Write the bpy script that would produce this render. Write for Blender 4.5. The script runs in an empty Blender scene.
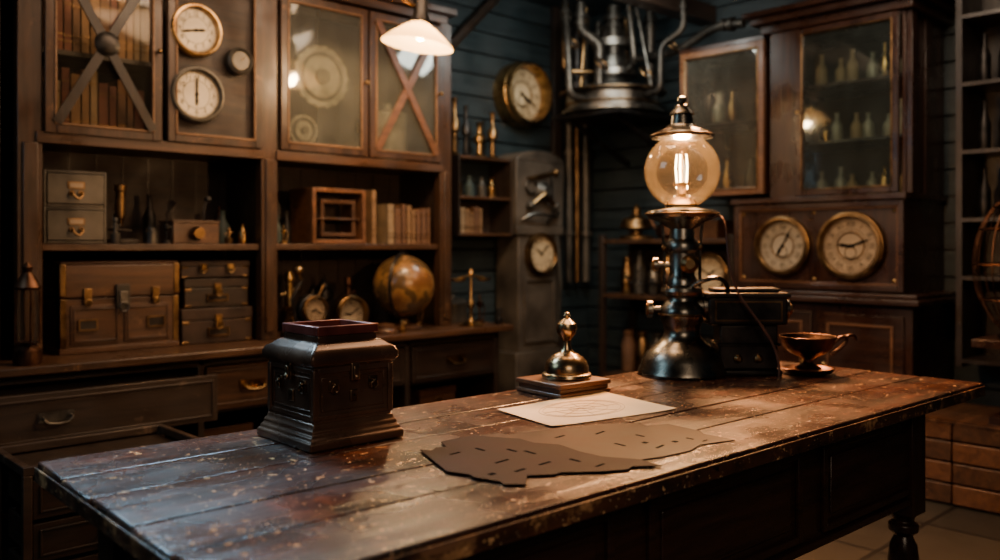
import bpy, bmesh, math, random
from mathutils import Matrix, Vector
random.seed(4)
pi=math.pi
C=bpy.context.scene.collection
# ---------------------------------------------------------------- camera model (level camera, shifted lens)
F=870.0; CH=1.23; HZ=245
FW=(0.687,0.727); RT=(0.727,-0.687)
def hY(px,py,Y):
    t=(px-500)/F; s=Y/(FW[1]+RT[1]*t)
    return Vector((s*(FW[0]+RT[0]*t),Y,CH-(py-HZ)/F*s))
def hX(px,py,X):
    t=(px-500)/F; s=X/(FW[0]+RT[0]*t)
    return Vector((X,s*(FW[1]+RT[1]*t),CH-(py-HZ)/F*s))
def hZ(px,py,Z):
    t=(px-500)/F; s=(CH-Z)*F/(py-HZ)
    return Vector((s*(FW[0]+RT[0]*t),s*(FW[1]+RT[1]*t),Z))
# ---------------------------------------------------------------- materials
def newmat(name):
    m=bpy.data.materials.new(name); m.use_nodes=True
    nt=m.node_tree; return m,nt,nt.nodes['Principled BSDF']
def wood(name,c1,c2,axis='X',rough=.45,sc=1.0,bump=.25,wear=None,wearamt=.6,spec=.5,rv=.16):
    m,nt,b=newmat(name); N=nt.nodes; L=nt.links
    tc=N.new('ShaderNodeTexCoord'); mp=N.new('ShaderNodeMapping')
    s={'X':(1.2,14,14),'Y':(14,1.2,14),'Z':(14,14,1.2)}[axis]
    mp.inputs['Scale'].default_value=[v*sc for v in s]
    n=N.new('ShaderNodeTexNoise'); n.inputs['Scale'].default_value=2.2; n.inputs['Detail'].default_value=8; n.inputs['Roughness'].default_value=.65; n.inputs['Distortion'].default_value=.6
    r=N.new('ShaderNodeValToRGB'); r.color_ramp.elements[0].position=.32; r.color_ramp.elements[1].position=.7
    r.color_ramp.elements[0].color=(*c1,1); r.color_ramp.elements[1].color=(*c2,1)
    L.new(tc.outputs['Object'],mp.inputs[0]); L.new(mp.outputs[0],n.inputs[0]); L.new(n.outputs[0],r.inputs[0])
    n2=N.new('ShaderNodeTexNoise'); n2.inputs['Scale'].default_value=5; n2.inputs['Detail'].default_value=6
    L.new(tc.outputs['Object'],n2.inputs[0])
    mr=N.new('ShaderNodeMapRange'); mr.inputs[1].default_value=.3; mr.inputs[2].default_value=.7
    mr.inputs[3].default_value=max(.05,rough-rv*.9); mr.inputs[4].default_value=min(1,rough+rv*1.1)
    L.new(n2.outputs[0],mr.inputs[0]); L.new(mr.outputs[0],b.inputs['Roughness'])
    out=r.outputs[0]
    def over(out,scl,det,pos,wid,col,mapped=False):
        n3=N.new('ShaderNodeTexNoise'); n3.inputs['Scale'].default_value=scl; n3.inputs['Detail'].default_value=det; n3.inputs['Roughness'].default_value=.75
        if mapped:
            m2=N.new('ShaderNodeMapping'); m2.inputs['Scale'].default_value=mapped; L.new(tc.outputs['Object'],m2.inputs[0]); L.new(m2.outputs[0],n3.inputs[0])
        else: L.new(tc.outputs['Object'],n3.inputs[0])
        r3=N.new('ShaderNodeValToRGB'); r3.color_ramp.elements[0].position=pos; r3.color_ramp.elements[1].position=pos+wid
        L.new(n3.outputs[0],r3.inputs[0])
        mx=N.new('ShaderNodeMix'); mx.data_type='RGBA'; mx.inputs['B'].default_value=(*col,1)
        L.new(r3.outputs[0],mx.inputs['Factor']); L.new(out,mx.inputs['A']); return mx.outputs['Result']
    if wear: out=over(out,7,10,1-wearamt,.07,wear)
    if wear and name.startswith('table'):
        out=over(out,2.6,8,.47,.15,(.008,.0035,.0025),(1,4,1))
        out=over(out,44,3,.645,.02,(.65,.38,.18),(.8,1,1))
        out=over(out,95,2,.675,.02,(.65,.45,.28))
        out=over(out,6,5,.63,.015,(.2,.095,.05),(.5,24,1))
        out=over(out,22,3,.68,.02,(.003,.002,.002))
    L.new(out,b.inputs['Base Color'])
    bp=N.new('ShaderNodeBump'); bp.inputs['Strength'].default_value=bump; bp.inputs['Distance'].default_value=.004
    L.new(n.outputs[0],bp.inputs['Height']); L.new(bp.outputs[0],b.inputs['Normal'])
    b.inputs['Specular IOR Level'].default_value=spec
    return m
def metal(name,c1,c2,rough=.35,met=1.0,sc=12,spec=.5):
    m,nt,b=newmat(name); N=nt.nodes; L=nt.links
    tc=N.new('ShaderNodeTexCoord'); n=N.new('ShaderNodeTexNoise'); n.inputs['Scale'].default_value=sc; n.inputs['Detail'].default_value=7
    L.new(tc.outputs['Object'],n.inputs[0])
    r=N.new('ShaderNodeValToRGB'); r.color_ramp.elements[0].position=.35; r.color_ramp.elements[1].position=.68
    r.color_ramp.elements[0].color=(*c1,1); r.color_ramp.elements[1].color=(*c2,1)
    L.new(n.outputs[0],r.inputs[0]); L.new(r.outputs[0],b.inputs['Base Color'])
    mr=N.new('ShaderNodeMapRange'); mr.inputs[3].default_value=max(.05,rough-.1); mr.inputs[4].default_value=rough+.15
    L.new(n.outputs[0],mr.inputs[0]); L.new(mr.outputs[0],b.inputs['Roughness'])
    b.inputs['Metallic'].default_value=met; b.inputs['Specular IOR Level'].default_value=spec
    return m
def glassm(name,tint=(.9,.95,.9),dust_glow=.06,dcol=(.6,.5,.35),refl=1.0,rg=.06):
    m=bpy.data.materials.new(name); m.use_nodes=True; nt=m.node_tree; N=nt.nodes; L=nt.links
    N.remove(N['Principled BSDF']); o=N['Material Output']
    tr=N.new('ShaderNodeBsdfTransparent'); tr.inputs[0].default_value=(*tint,1)
    gl=N.new('ShaderNodeBsdfGlossy'); gl.inputs['Roughness'].default_value=rg
    fr=N.new('ShaderNodeFresnel'); fr.inputs[0].default_value=1.45
    mu=N.new('ShaderNodeMath'); mu.operation='MULTIPLY'; mu.inputs[1].default_value=refl
    L.new(fr.outputs[0],mu.inputs[0])
    m1=N.new('ShaderNodeMixShader'); L.new(mu.outputs[0],m1.inputs[0]); L.new(tr.outputs[0],m1.inputs[1]); L.new(gl.outputs[0],m1.inputs[2])
    last=m1
    if dust_glow>0:
        df=N.new('ShaderNodeBsdfTranslucent'); df.inputs[0].default_value=(*dcol,1)
        d2=N.new('ShaderNodeBsdfDiffuse'); d2.inputs[0].default_value=(*dcol,1)
        md=N.new('ShaderNodeMixShader'); L.new(df.outputs[0],md.inputs[1]); L.new(d2.outputs[0],md.inputs[2])
        ns=N.new('ShaderNodeTexNoise'); ns.inputs['Scale'].default_value=4; ns.inputs['Detail'].default_value=6
        mm=N.new('ShaderNodeMath'); mm.operation='MULTIPLY'; mm.inputs[1].default_value=dust_glow*2
        L.new(ns.outputs[0],mm.inputs[0])
        m2=N.new('ShaderNodeMixShader'); L.new(mm.outputs[0],m2.inputs[0])
        L.new(m1.outputs[0],m2.inputs[1]); L.new(md.outputs[0],m2.inputs[2]); last=m2
    L.new(last.outputs[0],o.inputs[0])
    return m
W_dark=wood('dark_walnut',(.009,.006,.004),(.033,.018,.011),'Z',.42)
W_darkx=wood('dark_walnut_rail',(.009,.006,.004),(.036,.019,.012),'X',.42)
W_mid=wood('aged_oak',(.026,.012,.006),(.092,.04,.018),'X',.38,wear=(.19,.09,.04),wearamt=.4)
W_midz=wood('aged_oak_post',(.02,.010,.005),(.075,.033,.016),'Z',.38,wear=(.155,.073,.033),wearamt=.4)
W_lit=wood('light_oak',(.11,.052,.022),(.25,.125,.055),'X',.5)
W_back=wood('backboard',(.010,.006,.004),(.04,.02,.011),'X',.6)
W_grey=wood('worn_brown_drawer',(.018,.011,.008),(.052,.03,.019),'X',.45,wear=(.12,.078,.05),wearamt=.4)
W_red=wood('mahogany',(.012,.005,.003),(.047,.018,.010),'Z',.3)
W_redx=wood('mahogany_rail',(.012,.005,.003),(.048,.019,.011),'X',.3)
W_case=wood('case_wood',(.032,.014,.007),(.11,.046,.02),'X',.4,wear=(.2,.1,.045),wearamt=.4)
W_block=wood('block_wood',(.07,.028,.012),(.18,.075,.032),'X',.38)
W_wall=wood('wall_boards',(.006,.012,.015),(.024,.036,.04),'X',.5,wear=(.055,.042,.03),wearamt=.38)
W_wally=wood('wall_boards_side',(.006,.012,.015),(.024,.036,.04),'Y',.5,wear=(.055,.042,.03),wearamt=.38)
W_table=wood('table_top_wood',(.012,.005,.0035),(.07,.021,.010),'X',.27,sc=.9,bump=.65,wear=(.13,.04,.018),wearamt=.45,spec=.55,rv=.1)
W_edge=wood('table_edge_wood',(.02,.009,.005),(.1,.036,.016),'X',.4,wear=(.45,.23,.1),wearamt=.48)
Brass=metal('aged_brass',(.2,.11,.04),(.62,.4,.17),.27)
BrassS=metal('silvered_brass',(.25,.16,.08),(.6,.45,.27),.24)
BrassD=metal('dark_brass',(.09,.052,.024),(.32,.19,.085),.33)
Bronze=metal('bronze_brown',(.06,.032,.021),(.16,.088,.055),.25,met=.5,sc=6)
BrzC=metal('copper_bronze',(.04,.02,.013),(.16,.078,.046),.38)
Copper=metal('copper_red',(.12,.03,.03),(.35,.1,.09),.35)
Maroon=metal('maroon_enamel',(.08,.018,.015),(.2,.052,.04),.28,met=.4)
Iron=metal('black_iron',(.012,.011,.011),(.05,.045,.042),.38,met=.8)
LSteel=metal('lamp_steel',(.1,.093,.08),(.34,.31,.26),.25)
Steel=metal('old_steel',(.07,.065,.06),(.26,.24,.21),.35)
Gun=metal('grey_patina_metal',(.035,.032,.028),(.13,.115,.095),.42,met=.65,sc=5)
Pipe=metal('dark_pipe_metal',(.02,.018,.016),(.085,.072,.058),.38,met=.8,sc=6)
GunL=metal('worn_brown_casing',(.04,.031,.024),(.135,.108,.083),.5,met=.4,sc=4)
Dial=metal('cream_dial',(.34,.24,.13),(.6,.46,.28),.55,met=0,sc=5)
DialB=metal('pale_dial',(.46,.37,.25),(.74,.62,.44),.55,met=0,sc=5)
DialG=metal('tarnished_dial',(.2,.16,.11),(.38,.31,.22),.5,met=.1,sc=5)
DialD=metal('tan_dial',(.2,.14,.085),(.36,.26,.16),.55,met=0,sc=5)
Ink=metal('black_ink',(.006,.005,.004),(.010,.008,.007),.8,met=0,spec=.0)
Paper=metal('parchment_paper',(.62,.44,.24),(.8,.6,.36),.8,met=0,sc=6)
InkB=metal('sepia_ink',(.3,.17,.09),(.36,.2,.11),.8,met=0)
Leather=metal('dark_leather',(.02,.012,.009),(.05,.028,.018),.55,met=0,sc=10,spec=.3)
Plate1=metal('brown_pattern_leather',(.018,.008,.005),(.048,.02,.011),.5,met=0,sc=9,spec=.16)
Plate2=metal('dark_pattern_leather',(.010,.005,.0035),(.028,.012,.008),.6,met=0,sc=9,spec=.08)
Leather2=metal('brown_leather',(.06,.025,.018),(.14,.06,.04),.5,met=0,sc=10)
PaleM=metal('dull_tin',(.16,.15,.12),(.36,.33,.27),.5,met=.3)
Glass=glassm('cabinet_glass',(.95,.94,.9),.02,(.5,.45,.35),.6)
GlassD=glassm('frosted_cabinet_glass',(.88,.88,.83),.13,(.5,.49,.43),1.3)
GlassE=glassm('hazy_case_glass',(.88,.87,.8),.08,(.45,.41,.33),1.3)
GlassT=glassm('cool_cabinet_glass',(.85,.92,.9),.05,(.32,.37,.36),1.4)
Globe=glassm('lamp_globe_glass',(.99,.98,.95),.007,(1,.74,.42),2.0,.03)  # faint warm layer in the glass paints the lamp's glow, not dust
m,nt,b=newmat('cream_glass_shade'); b.inputs['Base Color'].default_value=(.72,.5,.26,1); b.inputs['Roughness'].default_value=.4
tn=nt.nodes.new('ShaderNodeBsdfTranslucent'); tn.inputs[0].default_value=(.7,.46,.2,1)
mx=nt.nodes.new('ShaderNodeMixShader'); mx.inputs[0].default_value=.35
nt.links.new(b.outputs[0],mx.inputs[1]); nt.links.new(tn.outputs[0],mx.inputs[2]); nt.links.new(mx.outputs[0],nt.nodes['Material Output'].inputs[0]); Shade=m
def emis(name,c,s):
    m,nt,b=newmat(name); b.inputs['Emission Color'].default_value=(*c,1); b.inputs['Emission Strength'].default_value=s
    b.inputs['Base Color'].default_value=(*c,1); return m
Glow=emis('filament_glow',(1,.66,.32),50)
Bulb=emis('bulb_glow',(1,.75,.42),10)
BookM=[metal('book_cloth_%d'%i,c,tuple(v*1.6 for v in c),.7,met=0) for i,c in enumerate([(.09,.04,.018),(.04,.025,.016),(.15,.08,.035),(.022,.034,.03),(.1,.03,.017),(.18,.12,.065)])]
m,nt,b=newmat('floor_tiles'); N=nt.nodes;L=nt.links
tc=N.new('ShaderNodeTexCoord'); br=N.new('ShaderNodeTexBrick'); br.inputs['Scale'].default_value=1; br.offset=0
br.inputs['Brick Width'].default_value=.5; br.inputs['Row Height'].default_value=.5; br.inputs['Mortar Size'].default_value=.012
br.inputs['Color1'].default_value=(.026,.027,.024,1); br.inputs['Color2'].default_value=(.045,.042,.034,1); br.inputs['Mortar'].default_value=(.006,.006,.006,1)
L.new(tc.outputs['Object'],br.inputs[0]); ns=N.new('ShaderNodeTexNoise'); ns.inputs['Scale'].default_value=4; ns.inputs['Detail'].default_value=8
L.new(tc.outputs['Object'],ns.inputs[0]); mx=N.new('ShaderNodeMix'); mx.data_type='RGBA'; mx.blend_type='MULTIPLY'; mx.inputs['Factor'].default_value=.8
L.new(br.outputs[0],mx.inputs['A']); L.new(ns.outputs[0],mx.inputs['B']); L.new(mx.outputs['Result'],b.inputs['Base Color']); b.inputs['Roughness'].default_value=.4
Floor=m
m,nt,b=newmat('globe_map'); N=nt.nodes;L=nt.links
tc=N.new('ShaderNodeTexCoord'); ns=N.new('ShaderNodeTexNoise'); ns.inputs['Scale'].default_value=7; ns.inputs['Detail'].default_value=7
L.new(tc.outputs['Object'],ns.inputs[0]); r=N.new('ShaderNodeValToRGB'); e=r.color_ramp.elements
e[0].position=.46; e[0].color=(.09,.05,.018,1); e[1].position=.5; e[1].color=(.26,.13,.042,1)
x=e.new(.62); x.color=(.15,.062,.02,1)
L.new(ns.outputs[0],r.inputs[0]); L.new(r.outputs[0],b.inputs['Base Color']); b.inputs['Roughness'].default_value=.25
GlobeMap=m
# ---------------------------------------------------------------- builder
FR=Matrix.Rotation(pi/2,4,'X')
_txt={}
def textmesh(s):
    if s in _txt: return _txt[s]
    cu=bpy.data.curves.new('t','FONT'); cu.body=s; cu.align_x='CENTER'; cu.align_y='CENTER'; cu.size=1; cu.resolution_u=3
    o=bpy.data.objects.new('t',cu); C.objects.link(o)
    bpy.context.view_layer.update()
    me=o.evaluated_get(bpy.context.evaluated_depsgraph_get()).to_mesh()
    d=([v.co.copy() for v in me.vertices],[tuple(p.vertices) for p in me.polygons])
    bpy.data.objects.remove(o); bpy.data.curves.remove(cu)
    _txt[s]=d; return d
def T(x,y,z): return Matrix.Translation((x,y,z))
def RZ(a): return Matrix.Rotation(a,4,'Z')
class B:
    def __init__(s): s.bm=bmesh.new(); s.mats=[]
    def mi(s,m):
        if m not in s.mats: s.mats.append(m)
        return s.mats.index(m)
    def faces(s,vs,fs,m,M=None):
        i=s.mi(m); V=[s.bm.verts.new((M@Vector(v)) if M else v) for v in vs]
        for f in fs:
            try: fc=s.bm.faces.new([V[k] for k in f]); fc.material_index=i
            except ValueError: pass
        return s
    def box(s,x0,x1,y0,y1,z0,z1,m,M=None,tp=0):
        v=[(x0,y0,z0),(x1,y0,z0),(x1,y1,z0),(x0,y1,z0),(x0+tp,y0+tp,z1),(x1-tp,y0+tp,z1),(x1-tp,y1-tp,z1),(x0+tp,y1-tp,z1)]
        return s.faces(v,[(0,3,2,1),(4,5,6,7),(0,1,5,4),(1,2,6,5),(2,3,7,6),(3,0,4,7)],m,M)
    def frame(s,x0,x1,z0,z1,w,y0,y1,m,M=None):
        s.box(x0,x0+w,y0,y1,z0,z1,m,M); s.box(x1-w,x1,y0,y1,z0,z1,m,M)
        s.box(x0+w,x1-w,y0,y1,z0,z0+w,m,M); s.box(x0+w,x1-w,y0,y1,z1-w,z1,m,M); return s
    def lathe(s,prof,m,c=(0,0,0),seg=28,M=None,sq=False,closed=False):
        vs=[];fs=[];n=len(prof)
        if sq: seg=4
        for (r,z) in prof:
            for k in range(seg):
                a=2*pi*k/seg+(pi/4 if sq else 0); rr=r*math.sqrt(2) if sq else r
                vs.append((c[0]+rr*math.cos(a),c[1]+rr*math.sin(a),c[2]+z))
        rg=n if closed else n-1
        for j in range(rg):
            j2=(j+1)%n
            for k in range(seg):
                k2=(k+1)%seg; fs.append((j*seg+k,j*seg+k2,j2*seg+k2,j2*seg+k))
        if not closed:
            fs.append(tuple(reversed(range(seg)))); fs.append(tuple((n-1)*seg+k for k in range(seg)))
        return s.faces(vs,fs,m,M)
    def cyl(s,r,h,m,c=(0,0,0),seg=20,M=None): return s.lathe([(r,0),(r,h)],m,c,seg,M)
    def ring(s,R,r,m,c=(0,0,0),M=None,seg=32,k=8):
        return s.lathe([(R+r*math.cos(2*pi*i/k),r*math.sin(2*pi*i/k)) for i in range(k)],m,c,seg,M,closed=True)
    def sph(s,r,m,c=(0,0,0),seg=24,M=None,sz=1):
        n=seg//2
        return s.lathe([(max(1e-4,r*math.sin(pi*i/n)),-sz*r*math.cos(pi*i/n)) for i in range(n+1)],m,c,seg,M)
    def tube(s,pts,r,m,seg=8,M=None):
        pts=[Vector(p) for p in pts]; vs=[];fs=[]; n=len(pts); up=None
        for i,p in enumerate(pts):
            d=(pts[min(i+1,n-1)]-pts[max(i-1,0)]).normalized()
            if up is None: up=Vector((0,0,1)) if abs(d.z)<.9 else Vector((1,0,0))
            a=d.cross(up); 
            if a.length<1e-4: a=d.cross(Vector((0,1,0)))
            a.normalize(); b=a.cross(d).normalized(); up=b
            for k in range(seg):
                t=2*pi*k/seg; vs.append(p+r*(math.cos(t)*a+math.sin(t)*b))
        for j in range(n-1):
            for k in range(seg):
                k2=(k+1)%seg; fs.append((j*seg+k,j*seg+k2,(j+1)*seg+k2,(j+1)*seg+k))
        fs.append(tuple(reversed(range(seg)))); fs.append(tuple((n-1)*seg+k for k in range(seg)))
        return s.faces(vs,fs,m,M)
    def prism(s,poly,z0,z1,m,M=None):
        n=len(poly); vs=[(x,y,z0) for x,y in poly]+[(x,y,z1) for x,y in poly]
        fs=[tuple(reversed(range(n))),tuple(range(n,2*n))]+[(k,(k+1)%n,n+(k+1)%n,n+k) for k in range(n)]
        return s.faces(vs,fs,m,M)
    def text(s,t,size,m,M):
        v,f=textmesh(t); return s.faces([q*size for q in v],f,m,M)
    def done(s,name,parent=None,loc=(0,0,0),rot=0,bev=0,label=None,cat=None,group=None,kind=None,rotm=None):
        bm=s.bm; bmesh.ops.recalc_face_normals(bm,faces=bm.faces)
        for f in bm.faces: f.smooth=True
        for e in bm.edges:
            if len(e.link_faces)==2 and e.calc_face_angle(0)>.6: e.smooth=False
        me=bpy.data.meshes.new(name); bm.to_mesh(me); bm.free()
        for m in s.mats: me.materials.append(m)
        o=bpy.data.objects.new(name,me); C.objects.link(o); o.location=loc
        o.rotation_euler=rotm if rotm else (0,0,rot)
        if parent: o.parent=parent
        if bev:
            md=o.modifiers.new('Bevel','BEVEL'); md.width=bev; md.segments=2; md.limit_method='ANGLE'; md.angle_limit=.7
        if label: o['label']=label
        if cat: o['category']=cat
        if group: o['group']=group
        if kind: o['kind']=kind
        return o
def thing(name,loc,label,cat,rot=0,group=None):
    o=bpy.data.objects.new(name,None); C.objects.link(o); o.location=loc; o.rotation_euler=(0,0,rot); o.empty_display_size=.05
    o['label']=label; o['category']=cat
    if group: o['group']=group
    return o
def dup(o,loc,rot=None,parent=None,label=None):
    n=o.copy(); C.objects.link(n); n.location=loc
    if rot is not None: n.rotation_euler=(0,0,rot)
    if parent: n.parent=parent
    if label: n['label']=label
    for c in o.children:
        dup(c,c.location,None,n)
    return n
def bez(p0,p1,p2,p3,n=16):
    r=[]
    for i in range(n+1):
        t=i/n; r.append(tuple((1-t)**3*a+3*(1-t)**2*t*b+3*(1-t)*t*t*c+t**3*d for a,b,c,d in zip(p0,p1,p2,p3)))
    return r
def elbow(pts,R=.06,n=6):
    P=[Vector(p) for p in pts]; out=[P[0]]
    for i in range(1,len(P)-1):
        a=(P[i-1]-P[i]).normalized()*R+P[i]; c=(P[i+1]-P[i]).normalized()*R+P[i]
        for k in range(n+1):
            t=k/n; out.append((1-t)**2*a+2*(1-t)*t*P[i]+t*t*c)
    out.append(P[-1]); return out
RO=['XII','I','II','III','IIII','V','VI','VII','VIII','IX','X','XI']
def clock(name,loc,rot,r,label,num='roman',rim=Brass,dial=Dial,hm=(3,50),depth=.05,cat='clock',group=None,parent=None,inner=False):
    if parent is None: e=thing(name,loc,label,cat,rot,group); o=(0,0,0)
    else:
        e=parent; o=loc
    M=T(*o)@FR
    b=B(); b.lathe([(r*.9,0),(r,0),(r*1.03,depth*.4),(r*1.0,depth*.7),(r*.96,depth*.75),(r*.95,depth),(r*.88,depth*1.02),(r*.85,depth*.85),(r*.83,depth*.8),(r*.82,depth*.45),(r*.88,depth*.3)],rim,seg=48,M=M,closed=True)
    b.done('clock_bezel',e)
    b=B(); b.cyl(r*.88,depth*.4,dial,seg=48,M=M)
    zt=depth*.4+.0006
    for k in range(12):
        a=-k*pi/6
        if num=='roman': b.text(RO[k],r*.23,Ink,M@RZ(a)@T(0,r*.63,zt))
        else: b.text(str(12 if k==0 else k),r*.24,Ink,M@T(-r*.62*math.sin(a),r*.62*math.cos(a),zt))
    for k in range(60):
        w=.009*r if k%5 else .02*r
        b.faces([(-w,r*.75,zt),(w,r*.75,zt),(w,r*.8,zt),(-w,r*.8,zt)],[(0,1,2,3)],Ink,M@RZ(k*pi/30))
    b.ring(r*.5,r*.008,Ink,(0,0,zt),M,48,4)
    if inner:
        b.ring(r*.4,r*.025,BrassD,(0,0,zt),M,48,6); b.ring(r*.17,r*.012,Ink,(0,-r*.2,zt),M,32,4)
        for k in range(12): b.sph(r*.02,BrassD,(r*.44*math.cos(k*pi/6),r*.44*math.sin(k*pi/6),zt),8,M)
    b.done('dial',e)
    h,mn=hm
    for nm,a,ln,w,zz in (('hour_hand',-(h%12+mn/60)*pi/6,.42,.055,.004),('minute_hand',-mn*pi/30,.66,.04,.008)):
        b=B(); b.prism([(-w*r*.6,-r*.12),(w*r*.6,-r*.12),(w*r*.5,0),(w*r,r*ln*.6),(0,r*ln),(-w*r,r*ln*.6),(-w*r*.5,0)],zt+zz*.5,zt+zz*.5+.0015,Ink,M@RZ(a))
        b.cyl(r*.06,zz*.5+.003,Ink,(0,0,zt),12,M); b.done(nm,e)
    return e
def bail(b,x,z,w,m,y=0):
    b.cyl(.012,.008,m,(0,0,0),12,T(x-w/2,y,z)@FR); b.cyl(.012,.008,m,(0,0,0),12,T(x+w/2,y,z)@FR)
    b.tube([(x-w/2,y-.006,z),(x-w/2,y-.03,z-.008),(x-w/2+.012,y-.034,z-.022),(x,y-.036,z-.026),(x+w/2-.012,y-.034,z-.022),(x+w/2,y-.03,z-.008),(x+w/2,y-.006,z)],.005,m)
RB=-pi/2
# ================================================================ ROOM
YW=4.45; XW=5.15; CE=3.0
b=B(); z=0
while z<CE:
    b.box(-1.5,XW+.08,YW,YW+.03,z+.005,min(z+.15,CE)-.005,W_wall); z+=.15
b.box(-1.5,XW+.08,YW+.02,YW+.08,0,CE,Iron); b.done('wall_north',kind='structure',bev=.004)
b=B(); z=0
while z<CE:
    b.box(XW,XW+.03,-1.5,YW,z+.005,min(z+.15,CE)-.005,W_wally); z+=.15
b.box(XW+.02,XW+.08,-1.5,YW+.08,0,CE,Iron); b.done('wall_east',kind='structure',bev=.004)
B().box(-1.5,XW+.08,-1.5,YW+.08,-.06,0,Floor).done('floor',kind='structure')
B().box(-1.5,XW+.08,-1.5,YW+.08,CE,CE+.06,W_wall).done('ceiling',kind='structure')
B().box(3.3,3.42,0,YW,2.82,CE,W_darkx).done('trim_1',kind='structure',bev=.006)
B().box(-1.5,XW,3.3,3.42,2.74,2.86,W_darkx).done('trim_2',kind='structure',bev=.006)
B().tube([(3.45,YW-.06,2.3),(4.15,YW-.06,2.98)],.035,W_dark,6).done('trim_3',kind='structure')
B().box(4.72,4.8,YW-.04,YW,0,CE,W_dark).done('trim_4',kind='structure',bev=.004)
# ================================================================ TABLE
TZ=.78; TR=-math.radians(1.5); L_=2.585; W_=.93
tb=thing('work_table',(.538,1.974,0),'long dark red-brown plank table with worn edges and panelled front','table',TR)
def onT(x,y):
    c,s_=math.cos(TR),math.sin(TR); return (.538+x*c-y*s_,1.974+x*s_+y*c)
b=B(); ys=[-W_,-W_+.2,-W_+.37,-W_+.58,-W_+.75,0]
for i in range(5):
    b.box(0 if i%2 else .004,L_-(.003 if i%2 else 0),ys[i]+.002,ys[i+1]-.002,TZ-.042,TZ-(.0008 if i%2 else 0),W_table)
b.done('table_top',tb,bev=.004)
b=B(); b.box(-.004,0,-W_+.01,-.01,TZ-.038,TZ-.008,W_edge); b.box(0.01,L_-.01,-W_-.006,-W_,TZ-.04,TZ-.008,W_edge); b.box(L_,L_+.005,-W_+.01,-.01,TZ-.038,TZ-.008,W_edge); b.done('edge_molding',tb,bev=.002)
b=B(); a0,a1,c0,c1=.12,L_-.3,-W_+.09,-.09; AB=TZ-.34
b.box(a0,a1,c0,c0+.025,AB,TZ-.043,W_redx); b.box(a0,a1,c1-.025,c1,AB,TZ-.043,W_redx)
b.box(a0,a0+.025,c0+.025,c1-.025,AB,TZ-.043,W_red); b.box(a1-.025,a1,c0+.025,c1-.025,AB,TZ-.043,W_red)
for i in range(3):
    x0=a0+.1+i*.73; b.frame(x0,x0+.62,AB+.03,TZ-.075,.02,c0-.012,c0,W_redx); b.box(x0+.05,x0+.57,c0-.006,c0,AB+.07,TZ-.115,W_redx)
b.box(a0,a1,c0-.02,c0,TZ-.065,TZ-.043,W_redx); b.box(a0,a1,c0-.015,c0,AB,AB+.02,W_redx)
b.done('apron',tb,bev=.003)
b=B(); h=AB
b.box(-.048,.048,-.048,.048,h-.04,TZ-.045,W_red)
b.lathe([(.02,0),(.028,.01),(.034,.04),(.022,.07),(.028,.12),(.042,.2),(.046,.25),(.04,.3),(.026,.33),(.044,.345),(.044,.365),(.03,.375),(.038,h-.04)],W_red)
lg=b.done('leg',tb,loc=(a0+.03,c0+.03,0),bev=.002)
for q in ((a1-.03,c0+.03),(a0+.03,c1-.03),(a1-.03,c1-.03)): dup(lg,(q[0],q[1],0),parent=tb)
# ---- ornate box
bx=thing('ornate_box',(1.115,1.762,TZ+.001),'ornate glossy brown bronze square box with open dark red rimmed top','decorative box',math.radians(-1))
b=B(); b.lathe([(.122,0),(.124,.004),(.124,.018),(.118,.023),(.118,.028),(.112,.034),(.112,.042),(.107,.047),(.105,.056)],Bronze,sq=True); b.done('base',bx,bev=.003)
b=B(); b.lathe([(.102,.054),(.102,.066),(.099,.072),(.1,.168),(.104,.178)],Bronze,sq=True)
for k in range(4):
    M=RZ(k*pi/2)
    b.box(-.105,-.092,-.106,-.099,.062,.174,Bronze,M); b.box(.092,.105,-.106,-.099,.062,.174,Bronze,M)
    b.box(-.092,.092,-.104,-.099,.164,.176,Bronze,M); b.box(-.092,.092,-.104,-.099,.062,.072,Bronze,M)
    b.frame(-.084,.084,.08,.156,.003,-.102,-.099,Bronze,M)
b.done('box_body',bx,bev=.002)
b=B(); b.lathe([(.104,.177),(.112,.184),(.116,.19),(.116,.202),(.11,.213),(.1,.219),(.093,.225),(.084,.231)],Bronze,sq=True); b.done('lid',bx,bev=.004)
b=B()
for (s1,z0,z1,mm) in ((.078,.229,.245,Bronze),(.081,.245,.266,Maroon)):
    w=.013
    b.box(-s1,s1,-s1,-s1+w,z0,z1,mm); b.box(-s1,s1,s1-w,s1,z0,z1,mm); b.box(-s1,-s1+w,-s1+w,s1-w,z0,z1,mm); b.box(s1-w,s1,-s1+w,s1-w,z0,z1,mm)
b.box(-.068,.068,-.068,.068,.231,.235,Maroon); b.done('top_rim',bx,bev=.003,label='dark red square rim')
Fit=metal('box_fitting',(.1,.065,.042),(.3,.2,.12),.26)
for fx in (0,-pi/2):
    M=RZ(fx)
    for x in (-.052,.052):
        b=B(); b.box(x-.012,x+.012,-.103,-.099,.122,.148,Fit,M); b.ring(.009,.002,Fit,(0,0,0),M@T(x,-.107,.128)@Matrix.Rotation(.25,4,'X')@FR,18,6); b.sph(.005,Fit,(x,-.105,.138),12,M); b.done('ring_pull',bx,bev=.001)
    b=B(); b.box(-.011,.011,-.111,-.1,.144,.186,Fit,M); b.box(-.007,.007,-.115,-.111,.15,.176,Fit,M); b.lathe([(.007,0),(.007,.005),(.003,.008)],Fit,M=M@T(0,-.111,.152)@FR,seg=14); b.done('clasp',bx,bev=.0015)
    b=B(); b.box(-.01,.01,-.104,-.099,.096,.122,Fit,M); b.cyl(.003,.006,Ink,(0,0,0),10,M@T(0,-.099,.11)@FR); b.done('keyhole_plate',bx,bev=.002)
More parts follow.
